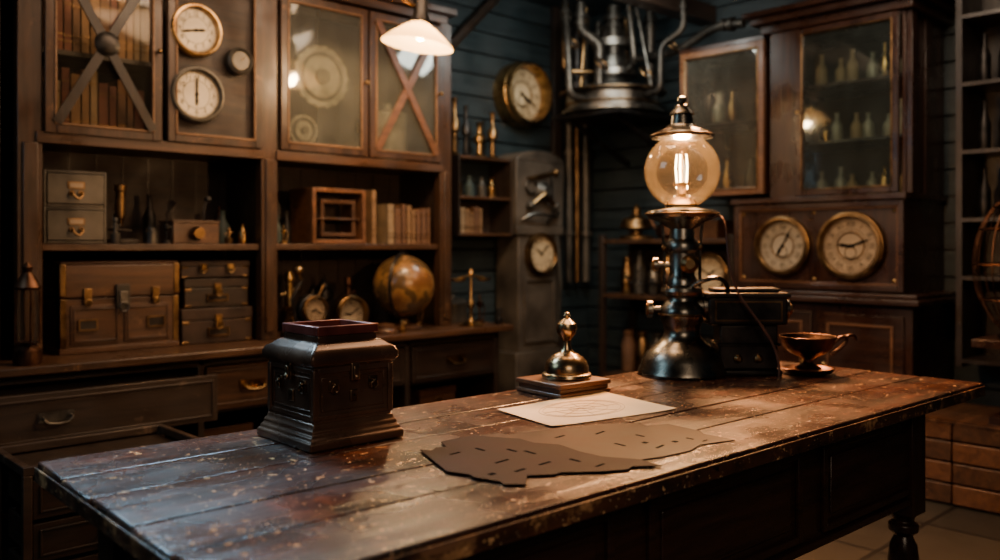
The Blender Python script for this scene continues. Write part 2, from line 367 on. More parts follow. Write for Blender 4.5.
# ---- parchment
pc=[hZ(497,411,TZ),hZ(600,392,TZ),hZ(677,410,TZ),hZ(552,428,TZ)]
ctr=sum(pc,Vector())/4
b=B(); n=12; vs=[];fs=[]
def pq(u,v,z=0):
    p=(pc[0]*(1-u)+pc[1]*u)*(1-v)+(pc[3]*(1-u)+pc[2]*u)*v-ctr
    p.z=.0012+.003*max(0,(abs(u-.5)*2))**6+.0015*max(0,abs(v-.5)*2)**8+z; return p
for i in range(n+1):
    for j in range(n+1): vs.append(pq(i/n,j/n))
for i in range(n):
    for j in range(n): fs.append((i*(n+1)+j,(i+1)*(n+1)+j,(i+1)*(n+1)+j+1,i*(n+1)+j+1))
b.faces(vs,fs,Paper)
def ln(*q): b.tube([pq(u,v,.0004) for u,v in q],.0005,InkB,4)
for rr in (.1,.2,.3,.33): ln(*[(.5+rr*math.cos(t*pi/14)*1.0,.48+rr*math.sin(t*pi/14)) for t in range(29)])
for k in range(4): ln((.5-.3*math.cos(k*pi/4+.2),.48-.3*math.sin(k*pi/4+.2)),(.5+.3*math.cos(k*pi/4+.2),.48+.3*math.sin(k*pi/4+.2)))
b.done('parchment_sheet',loc=ctr,label='cream parchment sheet with a faint circular sketch on the table',cat='paper')
def sheet(name,pts,z,slots,label,mat):
    P=[hZ(x,y,TZ) for x,y in pts]; c=sum(P,Vector())/len(P); 
    b=B(); b.prism([(p.x-c.x,p.y-c.y) for p in P],0,.002,mat)
    for (x,y,a,l,w) in slots:
        q=hZ(x,y,TZ)-c
        b.box(-l/2,l/2,-w/2,w/2,.0019,.0025,Ink,T(q.x,q.y,0)@RZ(a))
    return b.done(name,loc=(c.x,c.y,z),label=label,cat='template sheet')
S1=[(600,434,.2,.04,.006),(640,437,1.5,.025,.006),(620,446,1.5,.03,.006),(660,448,.2,.035,.006),(690,440,1.5,.02,.006),(645,444,0,.012,.012),(675,443,0,.012,.012),(705,442,.1,.02,.005),(560,438,.1,.035,.006)]
sheet('pattern_sheet',[(472,438),(500,434),(507,436),(545,431),(604,425),(640,424),(646,427),(668,425),(700,432),(704,435),(735,441),(700,446),(690,452),(662,458),(618,464),(560,452)],TZ+.001,S1,
 'thin brown leather pattern sheet with fine slits, lying flat',Plate1)
S2=[(455,456,.1,.03,.007),(480,452,1.5,.03,.007),(502,464,.1,.04,.007),(530,455,1.5,.035,.007),(545,466,.1,.035,.007),(575,463,1.5,.03,.007),(520,473,.1,.03,.007),(492,477,0,.015,.012),(600,468,.1,.03,.006),(512,453,1.5,.03,.007)]
sheet('pattern_sheet',[(420,452),(432,453),(436,450),(446,449),(441,444),(474,437),(490,439),(520,441),(534,445),(560,447),(580,454),(602,459),(640,462),(662,468),(632,469),(628,472),(600,474),(560,475),(556,477),(527,478),(526,487),(504,487),(500,484),(474,480),(470,477),(447,474)],TZ+.0035,S2,
 'thin dark leather pattern sheet with jagged notched outline and slits',Plate2)
# ---- plinth + brass bell
p=onT(1.445,-.125)
b=B(); b.box(-.105,.105,-.1,.1,0,.012,W_block); b.box(-.1,.1,-.095,.095,.012,.026,W_case); b.box(-.106,.106,-.101,.101,.026,.04,W_block)
b.done('wooden_block',loc=(p[0],p[1],TZ+.001),rot=TR-.05,bev=.003,label='square warm brown wooden plinth block on the work table',cat='wooden block')
fi=thing('brass_bell',(p[0]+.01,p[1]-.005,TZ+.0415),'brass domed desk bell with tall knob on a wooden block','desk bell')
B().lathe([(.074,0),(.077,.006),(.075,.014),(.068,.018),(.068,.034),(.062,.05),(.05,.064),(.034,.074),(.022,.08),(.018,.086)],BrassS,seg=36).done('bell_dome',fi)
B().lathe([(.018,.085),(.014,.095),(.012,.115),(.018,.125),(.029,.137),(.033,.152),(.029,.167),(.016,.178),(.008,.184),(.011,.192),(.007,.2),(.001,.203)],BrassS).done('finial_knob',fi)
# ---- lamp
lp=onT(2.015,-.15)
LM=thing('table_lamp',(lp[0],lp[1],TZ+.001),'tall steel lantern lamp with lit glass globe and attached machine','table lamp',-.757)
B().lathe([(.15,0),(.154,.008),(.15,.02),(.144,.03),(.138,.05),(.124,.074),(.104,.094),(.082,.11),(.066,.13),(.06,.15),(.064,.17),(.074,.19),(.078,.21),(.074,.232),(.058,.25),(.054,.258),(.054,.268),(.07,.276),(.074,.288),(.07,.3),(.054,.31)],LSteel,seg=44).done('lamp_base',LM)
b=B(); b.lathe([(.052,.3),(.052,.33),(.046,.34),(.044,.345),(.044,.42),(.056,.43),(.058,.445),(.054,.46),(.044,.47),(.042,.505),(.06,.515),(.07,.525),(.118,.545),(.124,.556),(.118,.568),(.07,.575),(.05,.585)],LSteel,seg=40)
b.done('lamp_stem',LM)
for x in (-.062,.062):
    b=B(); b.tube([(x,0,.3),(x,0,.44),(x*1.15,0,.53)],.006,LSteel); b.sph(.011,BrassD,(x,0,.44),14); b.done('support_rod',LM)
for R,z in ((.079,.208),(.125,.557)): B().ring(R,.004,BrassD,(0,0,z),None,44).done('brass_collar',LM,label='brass collar ring')
b=B(); b.cyl(.016,.08,LSteel,(0,0,0),16,T(0,-.03,.385)@FR); b.lathe([(.026,0),(.031,.006),(.031,.014),(.022,.02),(.016,.026)],BrassD,M=T(0,-.105,.385)@FR); b.done('control_knob',LM)
for (x,z,rr) in ((-.105,.225,.03),(-.085,.38,.024)):
    b=B(); b.tube([(-.03,0,z),(x,0,z)],.01,LSteel,12); b.tube([(x-.016,0,z),(x,0,z)],rr,LSteel,24); b.tube([(x-.02,0,z),(x-.016,0,z)],rr*.7,BrassD,20); b.done('side_knob',LM)
b=B(); b.box(.08,.35,-.062,.062,.175,.27,Iron); b.box(.07,.36,-.068,.068,.266,.285,Iron); b.box(.1,.33,-.045,.045,.285,.3,Iron)
b.box(.1,.335,-.058,.058,0,.02,Iron); b.box(.12,.32,-.05,.05,.02,.175,Iron); b.box(.11,.33,-.055,.055,.1,.113,Iron); b.done('machine_body',LM,bev=.01,label='black iron machine box')
b=B(); b.tube([(.04,0,.235),(.09,0,.235)],.036,LSteel,20); b.tube([(.068,0,.235),(.08,0,.235)],.048,LSteel,20); b.done('joining_arm',LM)
B().frame(.1,.33,.188,.257,.005,-.066,-.062,BrassD).done('brass_trim',LM)
b=B(); b.tube([(.35,0,.225),(.368,0,.225)],.036,LSteel,20); b.tube([(.368,0,.225),(.38,0,.225)],.02,BrassD,16); b.done('end_cap',LM)
for x in (.18,.25): B().lathe([(.014,0),(.014,.012),(.007,.02)],BrassD,M=T(x,-.05,.06)@FR,seg=18).done('machine_knob',LM)
B().tube(bez((.02,-.04,.3),(.06,-.09,.34),(.13,-.1,.36),(.15,-.04,.29)),.008,LSteel,10).done('curved_pipe',LM)
B().lathe([(.056,.575),(.06,.59),(.052,.6),(.05,.605)],Brass).done('globe_collar',LM)
G=[];r=.131;zc=.706
for i in range(4,22):
    a=pi*i/24; G.append((r*math.sin(a),zc-r*math.cos(a)))
b=B(); vs=[];fs=[];seg=40
for (rr,z) in G:
    for k in range(seg): vs.append((rr*math.cos(2*pi*k/seg),rr*math.sin(2*pi*k/seg),z))
for j in range(len(G)-1):
    for k in range(seg): fs.append((j*seg+k,j*seg+(k+1)%seg,(j+1)*seg+(k+1)%seg,(j+1)*seg+k))
b.faces(vs,fs,Globe); b.done('glass_globe',LM)
b=B()
for k in range(5):
    a=k*2*pi/5+.4; x,y=.02*math.cos(a),.02*math.sin(a)
    b.tube([(x*.9,y*.9,.668),(x*1.1,y*1.1,.72),(x*.9,y*.9,.765)],.002,Glow,6)
b.done('filament',LM)
b=B(); b.lathe([(.04,.6),(.036,.61),(.018,.625),(.016,.655),(.03,.66),(.03,.666),(.01,.668)],Brass); b.tube([(0,0,.66),(0,0,.775)],.003,Brass); b.lathe([(.022,.764),(.022,.768)],Brass); b.done('burner',LM)
b=B(); b.lathe([(.064,.816),(.106,.822),(.108,.832),(.102,.838),(.07,.85),(.05,.862),(.046,.868),(.04,.87),(.036,.9),(.044,.904),(.04,.912),(.026,.928),(.024,.935),(.008,.942),(.016,.952),(.014,.964),(.001,.97)],LSteel,seg=36)
b.ring(.107,.004,BrassD,(0,0,.83)); b.done('lamp_cap',LM)
b=B(); b.tube(bez((.118,-.01,.55),(.17,-.05,.56),(.1,-.09,.36),(.2,-.1,.24))+bez((.2,-.1,.24),(.25,-.11,.17),(.31,-.12,.1),(.3,-.12,.006))[1:],.0042,Leather2,8); b.done('power_cord',LM)
# ---- cup on saucer
cp=hZ(803,374,TZ)
sc=thing('saucer',(cp.x+.012,cp.y-.012,TZ+.001),'dark copper round dish under a small cup','saucer')
B().lathe([(.05,0),(.08,.008),(.09,.02),(.085,.022),(.075,.014),(.04,.01)],BrzC,seg=36).done('dish',sc)
cu=thing('footed_cup',(cp.x+.012,cp.y-.012,TZ+.018),'small footed dull copper bowl cup with curled side handle','cup',-.75)
B().lathe([(.045,0),(.046,.006),(.03,.014),(.016,.024),(.016,.034),(.03,.044),(.06,.056),(.082,.076),(.092,.104),(.097,.112),(.092,.112),(.08,.082),(.055,.062),(.02,.052)],BrzC,seg=40).done('cup_body',cu)
b=B(); b.tube(bez((.085,0,.085),(.13,0,.14),(.17,0,.1),(.08,0,.05)),.007,BrzC); b.tube(bez((.13,0,.108),(.15,0,.125),(.17,0,.115),(.165,0,.1)),.006,BrzC); b.done('handle',cu)
B().ring(.094,.0035,BrzC,(0,0,.112),None,40).done('cup_rim',cu)
# ================================================================ COUNTER
CZ=.75
ct=thing('counter_bench',(0,0,0),'long worn oak counter bench with a row of brass-handled drawers','workbench')
B().box(.3,3.66,3.75,4.43,CZ-.035,CZ,W_mid).done('counter_top',ct,bev=.006)
b=B(); b.box(.34,3.6,3.84,4.41,CZ-.3,CZ-.285,W_darkx); b.box(.34,3.6,4.39,4.41,.02,CZ-.036,W_back)
for x in (.34,1.72,2.22,2.9,3.57): b.box(x,x+.03,3.82,4.39,.0,CZ-.036,W_dark)
b.box(.34,3.6,3.86,4.39,.14,.165,W_darkx); b.box(.34,3.6,3.82,3.84,CZ-.075,CZ-.036,W_darkx)
b.done('bench_frame',ct,bev=.004)
def drawer(x0,x1,z0,z1,yf,mat,hm,lab=None,hx=.1,par=None,dep=.36):
    b=B(); b.box(x0,x1,yf,yf+.02,z0,z1,mat); b.frame(x0+.02,x1-.02,z0+.02,z1-.02,.008,yf-.006,yf,mat)
    b.box(x0+.01,x0+.022,yf+.02,yf+dep,z0+.01,z1-.02,mat); b.box(x1-.022,x1-.01,yf+.02,yf+dep,z0+.01,z1-.02,mat)
    b.box(x0+.022,x1-.022,yf+.02,yf+dep,z0+.01,z0+.02,mat); b.box(x0+.022,x1-.022,yf+dep-.01,yf+dep,z0+.02,z1-.02,mat)
    d=b.done('drawer',par or ct,bev=.002,label=lab)
    b=B(); bail(b,(x0+x1)/2,(z0+z1)/2+.01,hx,hm,yf-.006); b.box((x0+x1)/2-hx*.65,(x0+x1)/2+hx*.65,yf-.009,yf-.006,(z0+z1)/2-.012,(z0+z1)/2+.026,hm); b.done('drawer_handle',d)
drawer(.4,1.71,.468,.665,3.6,W_grey,Steel,'wide worn dark brown drawer pulled partly open')
drawer(1.76,2.21,.468,.668,3.815,W_mid,Brass)
drawer(2.26,2.89,.468,.668,3.815,W_darkx,BrassD)
drawer(2.94,3.56,.468,.668,3.815,W_darkx,BrassD)
for i,(x,w,h,mm) in enumerate(((1.9,.26,.2,W_case),(2.55,.3,.22,W_mid),(3.2,.26,.24,W_case),(1.2,.34,.2,W_back))):
    b=B(); b.box(-w/2,w/2,-.14,.14,0,h,mm); b.box(-w/2-.006,w/2+.006,-.146,.146,h-.04,h,mm); b.box(-.03,.03,-.15,-.146,h-.1,h-.06,Brass)
    b.done('wooden_box',loc=(x,4.05,.166),bev=.003,label='plain wooden storage box on the low bench shelf',cat='box',group='boxes on the low bench shelf')
lc=thing('drawer_stand',(1.13,3.14,0),'thin dark wooden framed stand filled with small dark drawers','drawer stand')
b=B()
b.box(-.31,.31,0,.025,.47,.5,W_grey); b.box(-.31,.31,.375,.4,.47,.5,W_grey); b.box(-.31,-.285,.025,.375,.47,.5,W_grey); b.box(.285,.31,.025,.375,.47,.5,W_grey); b.box(-.285,.285,.025,.375,.455,.465,W_dark); b.done('top_frame',lc,bev=.003)
l=B().box(-.014,.014,-.014,.014,0,.47,W_grey).done('leg',lc,loc=(-.295,.014,0),bev=.002)
for q in ((.295,.014,0),(-.295,.386,0),(.295,.386,0)): dup(l,q,parent=lc)
for z in (.03,.175,.32): drawer(-.278,.278,z,z+.13,.006,W_darkx,BrassD,par=lc,dep=.34)
# ================================================================ HUTCH
HF=4.0; HB=4.42
hu=thing('hutch_cabinet',(0,0,CZ+.001),'tall oak hutch with glazed upper doors and open shelves','cabinet')
Z=lambda z: z-CZ-.001
b=B()
for (x0,x1) in ((1.02,1.118),(2.125,2.215),(3.285,3.37)):
    b.box(x0,x1,HF-.01,HF+.05,0,Z(2.55),W_midz); b.box(x0+.02,x1-.02,HF+.05,HB,0,Z(2.55),W_dark)
    b.box(x0+.02,x1-.02,HF-.022,HF-.01,.04,Z(1.66),W_midz)
b.box(1.04,3.35,HF+.0,HB,Z(2.55),Z(2.6),W_mid); b.box(1.0,3.39,HF-.04,HB,Z(2.6),Z(2.64),W_mid)
b.box(1.118,2.125,HF+.005,HB,Z(1.67),Z(1.7),W_mid); b.box(2.215,3.285,HF+.005,HB,Z(1.67),Z(1.7),W_mid)
b.box(1.09,2.14,HF-.02,HF+.01,Z(1.66),Z(1.71),W_mid); b.box(2.205,3.3,HF-.02,HF+.01,Z(1.66),Z(1.71),W_mid)
b.done('cabinet_frame',hu,bev=.004)
for x0,x1 in ((1.118,2.125),(2.215,3.285)):
    B().box(x0,x1,HF+.01,HB,Z(1.205),Z(1.235),W_mid).done('shelf',hu,bev=.003)
b=B(); b.box(1.04,3.35,HB,HB+.012,0,Z(2.55),W_back)
for k in range(18): b.box(1.1+k*.125,1.106+k*.125,HB-.004,HB,0,Z(2.5),W_dark)
b.done('back_panel',hu)
B().box(1.118,1.63,HF+.06,HB-.01,Z(2.06),Z(2.08),W_darkx).done('inner_shelf',hu)
B().box(1.63,1.645,HF+.03,HB-.01,Z(1.7),Z(2.55),W_dark).done('divider',hu)
def xdoor(x0,x1,z0,z1,y,fm,gm,brace,fw=.045,boss=False):
    b=B(); b.frame(x0,x1,z0,z1,fw,y,y+.025,fm); b.frame(x0+fw*.8,x1-fw*.8,z0+fw*.8,z1-fw*.8,.01,y-.005,y+.005,W_lit)
    d=b.done('cabinet_door',hu,bev=.003)
    B().box(x0+fw,x1-fw,y+.012,y+.015,z0+fw,z1-fw,gm).done('glass_pane',d)
    if brace:
        b=B(); A=[(x0+fw,z0+fw,x1-fw,z1-fw),(x0+fw,z1-fw,x1-fw,z0+fw)]
        for i,(a,c,e,f) in enumerate(A):
            an=math.atan2(f-c,e-a); l_=math.hypot(e-a,f-c)
            b.box(-l_/2,l_/2,-.02,.02,0,.012,brace,T((a+e)/2,y+.005-.004*i,(c+f)/2)@FR@RZ(an))
        if boss: b.lathe([(.05,0),(.055,.008),(.04,.016),(.02,.02)],Iron,M=T((x0+x1)/2,y-.002,(z0+z1)/2)@FR)
        b.done('cross_brace',d)
    b=B(); b.cyl(.006,.02,Brass,(0,0,0),10,T(x1-fw/2,y,(z0+z1)/2)@FR); b.sph(.012,Brass,(x1-fw/2,y-.024,(z0+z1)/2),12); b.done('door_knob',d)
xdoor(1.122,1.618,Z(1.705),Z(2.52),HF-.03,W_midz,Glass,W_dark,boss=True)
xdoor(2.225,2.755,Z(1.715),Z(2.52),HF-.03,W_midz,GlassD,None)
xdoor(2.77,3.28,Z(1.715),Z(2.52),HF-.03,W_midz,GlassD,W_block)
b=B(); b.box(1.66,2.112,HF+.0,HF+.02,Z(1.72),Z(2.52),W_back); b.frame(1.645,2.12,Z(1.71),Z(2.53),.035,HF-.03,HF+.0,W_midz); b.frame(1.68,2.085,Z(1.745),Z(2.495),.01,HF-.034,HF-.02,W_lit); b.done('clock_panel',hu,bev=.003)
for k,(px,py,r,hm,g) in enumerate(((194,31,.125,(2,43),Brass),(195,95,.133,(6,0),Gun))):
    p=hY(px,py,HF-.0); clock('panel_clock',(p.x,HF-.001,p.z),0,r,('cream round dial clock with brass rim in a cabinet panel','cream round dial clock with dark rim in a cabinet panel')[k],'arabic',g,DialB,hm,.045)
p=hY(234,62,HF)
ga=thing('pressure_gauge',(p.x+.01,HF-.001,p.z),'small dark round gauge beside two panel clocks','gauge')
b=B(); b.lathe([(.06,0),(.066,.01),(.066,.05),(.055,.06),(.046,.045)],Gun,M=FR); b.done('gauge_case',ga)
b=B(); b.cyl(.045,.002,Gun,(0,0,.05),24,FR); b.tube([(0,-.055,0),(.02,-.055,.02)],.0015,Brass,5); b.done('gauge_face',ga)
ge=thing('gear_mechanism',(2.53,4.12,1.703),'dull metal gear wheels on a post inside the glazed cabinet','gear mechanism')
def gear(loc,r,mat):
    b=B(); n=18; P=[]
    for k in range(n*4):
        a=2*pi*k/(n*4); rr=r if k%4 in(0,1) else r*.95; P.append((rr*math.cos(a),rr*math.sin(a)))
    b.prism(P,0,.012,mat,FR); b.ring(r*.72,.01,Gun,(0,0,.014),FR); b.cyl(r*.25,.03,Gun,(0,0,0),20,FR)
    return b.done('gear_wheel',ge,loc=loc)
gear((0,-.03,.437),.17,PaleM); gear((-.11,-.03,.137),.085,PaleM)
b=B(); b.box(-.01,.01,-.01,.01,0,.82,Iron); b.box(-.08,.08,-.06,.06,0,.02,Iron); b.box(-.15,.02,-.008,.008,.12,.14,Iron); b.done('post',ge)
b=B(); b.lathe([(.11,0),(.115,.02),(.115,.3),(.1,.31),(.02,.33),(.02,.36)],PaleM); b.done('canister',loc=(3.05,4.2,1.703),label='dull lidded tin canister behind hazy cabinet glass',cat='canister')
b=B(); b.lathe([(.05,0),(.055,.02),(.02,.05),(.02,.16),(.04,.17),(.04,.26),(.02,.3)],Brass); b.done('brass_urn',loc=(2.86,4.16,1.703),label='turned brass urn behind hazy cabinet glass',cat='urn')
def book(x,y,z,w,h,d,mat,rot,label,group,tilt=0):
    b=B(); b.box(-w/2,w/2,-d/2,-d/2+.003,0,h,mat); b.box(-w/2,-w/2+.003,-d/2,d/2,0,h,mat); b.box(w/2-.003,w/2,-d/2,d/2,0,h,mat)
    b.box(-w/2+.003,w/2-.003,-d/2+.003,d/2-.005,.004,h-.004,DialD)
    for zz in (.15,.25,.8): b.box(-w/2-.0005,w/2+.0005,-d/2-.001,-d/2,h*zz,h*zz+.005,BrassD)
    return b.done('book',loc=(x,y,z),rotm=(0,tilt,rot),label=label,cat='book',group=group)
LB={0:'worn brown cloth-bound book with gilt spine bands',1:'blackish brown bound book with gilt spine bands',2:'tan leather-bound book with gilt spine bands',3:'dark green bound book with gilt spine bands',4:'dull red bound book with gilt spine bands',5:'pale buff bound book with gilt spine bands'}
def row(x0,x1,y,z,hmin,hmax,group,d=.15,choose=(0,1,2,3,4,5)):
    x=x0
    while True:
        w=random.uniform(.028,.05)
        if x+w>x1: break
        i=random.choice(choose); h=random.uniform(hmin,hmax)
        book(x+w/2,y,z,w-.001,h,d,BookM[i],0,LB[i],group)
        x+=w+.001
row(1.14,1.6,4.145,1.702,.24,.32,'books on the lower cabinet shelf',choose=(5,2,4,0))
row(1.14,1.6,4.145,2.082,.24,.32,'books on the upper cabinet shelf',choose=(0,5,2,4))
row(2.83,2.9,4.12,1.237,.3,.32,'books on the open shelf',choose=(2,5))
row(2.94,3.26,4.12,1.237,.19,.24,'books on the open shelf',choose=(0,5,2))
SZ=1.237
def filebox(z,lab):
    e=thing('card_file_box',(1.265,4.17,z),lab,'file box',0,'stacked card file boxes')
    b=B(); b.frame(-.13,.13,0,.158,.012,-.13,.13,Gun); b.box(-.12,.12,.12,.13,.012,.146,Gun); b.done('box_shell',e,bev=.003)
    b=B(); b.box(-.116,.116,-.136,-.126,.014,.144,Gun); b.box(-.116,.116,-.126,.11,.014,.12,Gun); d=b.done('drawer',e,bev=.002)
    b=B(); b.box(-.035,.035,-.14,-.136,.08,.11,BrassD); b.box(-.028,.028,-.1415,-.14,.085,.105,DialD); b.done('label_holder',d)
    b=B(); bail(b,0,.06,.04,BrassD,-.136); b.done('handle',d)
filebox(SZ,'grey metal card file box with brass pull, under another'); filebox(SZ+.159,'grey metal card file box with brass pull, stacked on another')
e=thing('microscope',(1.5,4.18,SZ),'dark brass antique microscope on an open shelf','microscope')
b=B(); b.prism([(-.06,-.08),(.06,-.08),(.05,.06),(-.05,.06)],0,.02,Iron); b.box(-.012,.012,.02,.045,.02,.14,Iron); b.done('foot',e,bev=.003)
b=B(); b.lathe([(.012,.08),(.014,.11),(.022,.115),(.022,.24),(.028,.245),(.028,.27),(.018,.275)],BrassD,c=(0,-.015,0)); b.tube([(0,.03,.13),(0,.035,.18),(0,-.005,.2)],.01,BrassD); b.done('optical_tube',e)
b=B(); b.box(-.04,.04,-.05,.03,.06,.068,Iron); b.done('stage',e)
b=B(); b.lathe([(.03,0),(.032,.01),(.032,.055),(.024,.065),(.024,.075)],Steel); b.done('jar',loc=(1.61,4.08,SZ),label='small steel lidded jar on an open shelf',cat='jar')
e=thing('wooden_camera',(1.84,4.15,SZ),'low wooden box camera with brass lens on an open shelf','camera')
b=B(); b.box(-.13,.1,-.08,.08,0,.1,W_case); b.box(-.135,.105,-.085,.085,.1,.112,W_mid); b.done('camera_body',e,bev=.003)
b=B(); b.lathe([(.03,0),(.034,.02),(.028,.03),(.028,.05)],BrassD,M=T(-.02,-.08,.05)@FR); b.done('lens',e)
b=B(); b.tube([(.06,0,.11),(.06,0,.18),(.08,0,.22)],.006,Iron); b.sph(.018,Iron,(.08,0,.22),12); b.done('crank',e)
def bottle(nm,x,y,z,r,h,mat,label,group=None,rot=0):
    b=B(); b.lathe([(r*.9,0),(r,.01),(r,h*.55),(r*.4,h*.75),(r*.35,h*.93),(r*.5,h)],mat,seg=20); return b.done(nm,loc=(x,y,z),label=label,cat='bottle',group=group)
for i,(x,y,r,h,mm,lb) in enumerate(((2.03,4.22,.035,.17,BookM[3],'dark green glass bottle on an open shelf'),(1.7,4.33,.03,.24,Iron,'tall black bottle at the back of an open shelf'),(1.42,4.34,.03,.2,BrassD,'dark brass flask at the back of an open shelf'),(2.08,4.1,.022,.1,Brass,'tiny brass vial on an open shelf'))): bottle('bottle',x,y,SZ,r,h,mm,lb)
for i,(x,h) in enumerate(((2.27,.2),(2.33,.15),(2.385,.18))):
    bottle('bottle',x,4.2,SZ,.025,h,(BrassD,BookM[3],Iron)[i],('small dark brass bottle','small dark green bottle','small black bottle')[i]+' beside a wooden box')
e=thing('wooden_cabinet_box',(2.62,4.16,SZ),'open-fronted worn wooden instrument box on an open shelf','box')
b=B(); b.frame(-.17,.17,0,.3,.022,-.12,.12,W_block); b.box(-.148,.148,.1,.12,.022,.278,W_dark); b.box(-.148,.148,-.1,.1,.13,.14,W_mid); b.done('box_shell',e,bev=.003)
b=B(); b.frame(-.1,.12,.04,.24,.02,-.09,-.07,W_case); b.done('inner_frame',e,bev=.002)
def trinket(x,y,z,h,r,kind,mat,mn,where):
    e=thing('turned_instrument',(x,y,z),'%s turned instrument %s'%(mn,where),'instrument')
    pr=[[(r,0),(r*1.1,.008),(r*.4,h*.15),(r*.3,h*.45),(r*.9,h*.55),(r*.8,h*.75),(r*.2,h*.88),(.001,h)],
        [(r*.8,0),(r,.01),(r,h*.35),(r*.5,h*.42),(r*.35,h*.8),(r*.6,h*.85),(r*.5,h*.97),(.001,h)],
        [(r,0),(r,h*.1),(r*.2,h*.16),(r*.2,h*.5),(r*.7,h*.6),(r*.7,h*.72),(r*.15,h*.8),(r*.25,h*.9),(.001,h)]][kind]
    B().lathe(pr,mat,seg=20).done('instrument_body',e)
    b=B()
    if kind==0: b.ring(r*.75,r*.12,Iron,(0,0,0),T(0,-r*.9,h*.62)@FR,20,6)
    elif kind==1: b.tube([(-r*1.1,0,h*.6),(r*1.1,0,h*.7)],r*.12,mat,8); b.sph(r*.25,mat,(r*1.1,0,h*.7),10)
    else: b.tube(bez((r*.6,0,h*.65),(r*1.6,0,h*.75),(r*1.4,0,h*.3),(r*.7,0,h*.08)),r*.12,mat,8)
    b.done('arm',e)
MN=((BrassD,'dark brass'),(Brass,'bright brass'),(Gun,'grey metal'),(Iron,'black iron'),(BrzC,'coppery'))
k=0
for (x,y,h,r) in ((2.29,4.25,.26,.04),(2.46,4.3,.34,.05),(2.56,4.22,.24,.035),(2.68,4.3,.32,.05),(2.79,4.22,.3,.04),(3.22,4.12,.2,.03),(3.25,4.3,.28,.035)):
    trinket(x,y,CZ+.001,h,r,k%3,*MN[k%5],'at the back of the bench'); k+=1
for (x,y,h,r) in ((1.44,4.06,.12,.02),(1.67,4.05,.12,.02),(2.06,4.32,.2,.03),(1.98,4.05,.08,.02),(2.3,4.08,.1,.02),(2.41,4.34,.26,.03)):
    trinket(x,y,SZ,h,r,k%3,*MN[k%5],'on an open hutch shelf'); k+=1
for (x,y,h,r) in ((3.6,3.82,.1,.025),(3.58,3.97,.18,.03),(3.42,4.36,.36,.035),(2.87,3.81,.07,.02)):
    trinket(x,y,CZ+.001,h,r,k%3,*MN[k%5],'on the bench end'); k+=1
# ---- wooden chest
e=thing('wooden_chest',(1.465,4.2,CZ+.002),'broad worn dark reddish wooden chest with metal latches on the bench','chest')
b=B(); b.box(-.26,.26,-.15,.15,0,.24,W_case); b.box(-.265,.265,-.155,.155,0,.025,W_case)
for s_ in (-1,1):
    x0,x1=(-.263,-.235) if s_<0 else (.235,.263); b.box(x0,x1,-.154,-.1,.025,.24,BrassD)
b.done('chest_body',e,bev=.003)
b=B(); b.box(-.265,.265,-.154,.154,.245,.39,W_case); b.box(-.26,.26,-.15,.15,.39,.405,W_case)
for x0,x1 in ((-.267,-.235),(.235,.267)): b.box(x0,x1,-.157,-.1,.25,.395,BrassD)
b.done('chest_lid',e,bev=.006)
for x0,x1 in ((-.22,-.01),(.01,.22)):
    b=B(); b.box(x0,x1,-.158,-.15,.04,.21,W_case); b.frame(x0+.01,x1-.01,.05,.2,.008,-.163,-.158,W_mid); d=b.done('front_panel',e,bev=.002)
b=B(); b.box(-.03,.03,-.172,-.154,.19,.3,Gun); b.box(-.018,.018,-.18,-.172,.21,.27,Steel); b.ring(.02,.004,Steel,(0,0,0),T(0,-.184,.2)@FR,18,6); b.done('latch',e,bev=.002)
for x in (-.15,.15):
    b=B(); b.box(x-.018,x+.018,-.166,-.154,.215,.285,BrassD); b.ring(.014,.003,Brass,(0,0,0),T(x,-.17,.222)@FR,16,5); b.done('clasp',e,bev=.002)
    b=B(); b.box(x-.04,x+.04,-.166,-.16,.1,.15,Iron); b.frame(x-.04,x+.04,.1,.15,.006,-.169,-.166,BrassD); b.done('lock_plate',e)
def case(x,y,z,w,d,h,mat,lab,kn=2,hd=True):
    e=thing('storage_case',(x,y,z),lab,'case',0,'stacked cases on the bench')
    b=B(); b.box(-w/2,w/2,-d/2,d/2,0,h*.66,mat)
    for s_ in (-1,1):
        for z0 in (0,h*.56):
            b.box(s_*(w/2)-.035 if s_>0 else -w/2-.002,s_*(w/2)+.002 if s_>0 else -w/2+.035,-d/2-.003,-d/2+.03,z0,z0+h*.1,BrassD)
    b.done('case_body',e,bev=.004)
    b=B(); b.box(-w/2-.003,w/2+.003,-d/2-.003,d/2+.003,h*.67,h,mat)
    b.done('case_lid',e,bev=.005)
    for k in range(kn):
        xx=(-.5+(k+.5)/kn)*w*.8
        b=B(); b.box(xx-.018,xx+.018,-d/2-.012,-d/2-.003,h*.46,h*.82,BrassD); b.cyl(.014,.008,Brass,(0,0,0),12,T(xx,-d/2-.012,h*.66)@FR); b.ring(.018,.003,Brass,(0,0,0),T(xx,-d/2-.018,h*.52)@FR,16,5); b.done('latch',e)
    if hd:
        b=B(); b.box(-.055,.055,-d/2-.006,-d/2,h*.2,h*.44,Iron); b.frame(-.055,.055,h*.2,h*.44,.006,-d/2-.01,-d/2-.006,BrassD); b.done('lock_plate',e)
case(1.925,4.2,CZ+.002,.36,.3,.17,Leather,'black leather-covered case, under another',1)
case(1.93,4.21,CZ+.177,.33,.28,.14,W_darkx,'dark wooden case, stacked in a pile',1)
case(1.92,4.2,CZ+.322,.35,.28,.08,Leather,'flat black case on top of a pile',2,False)
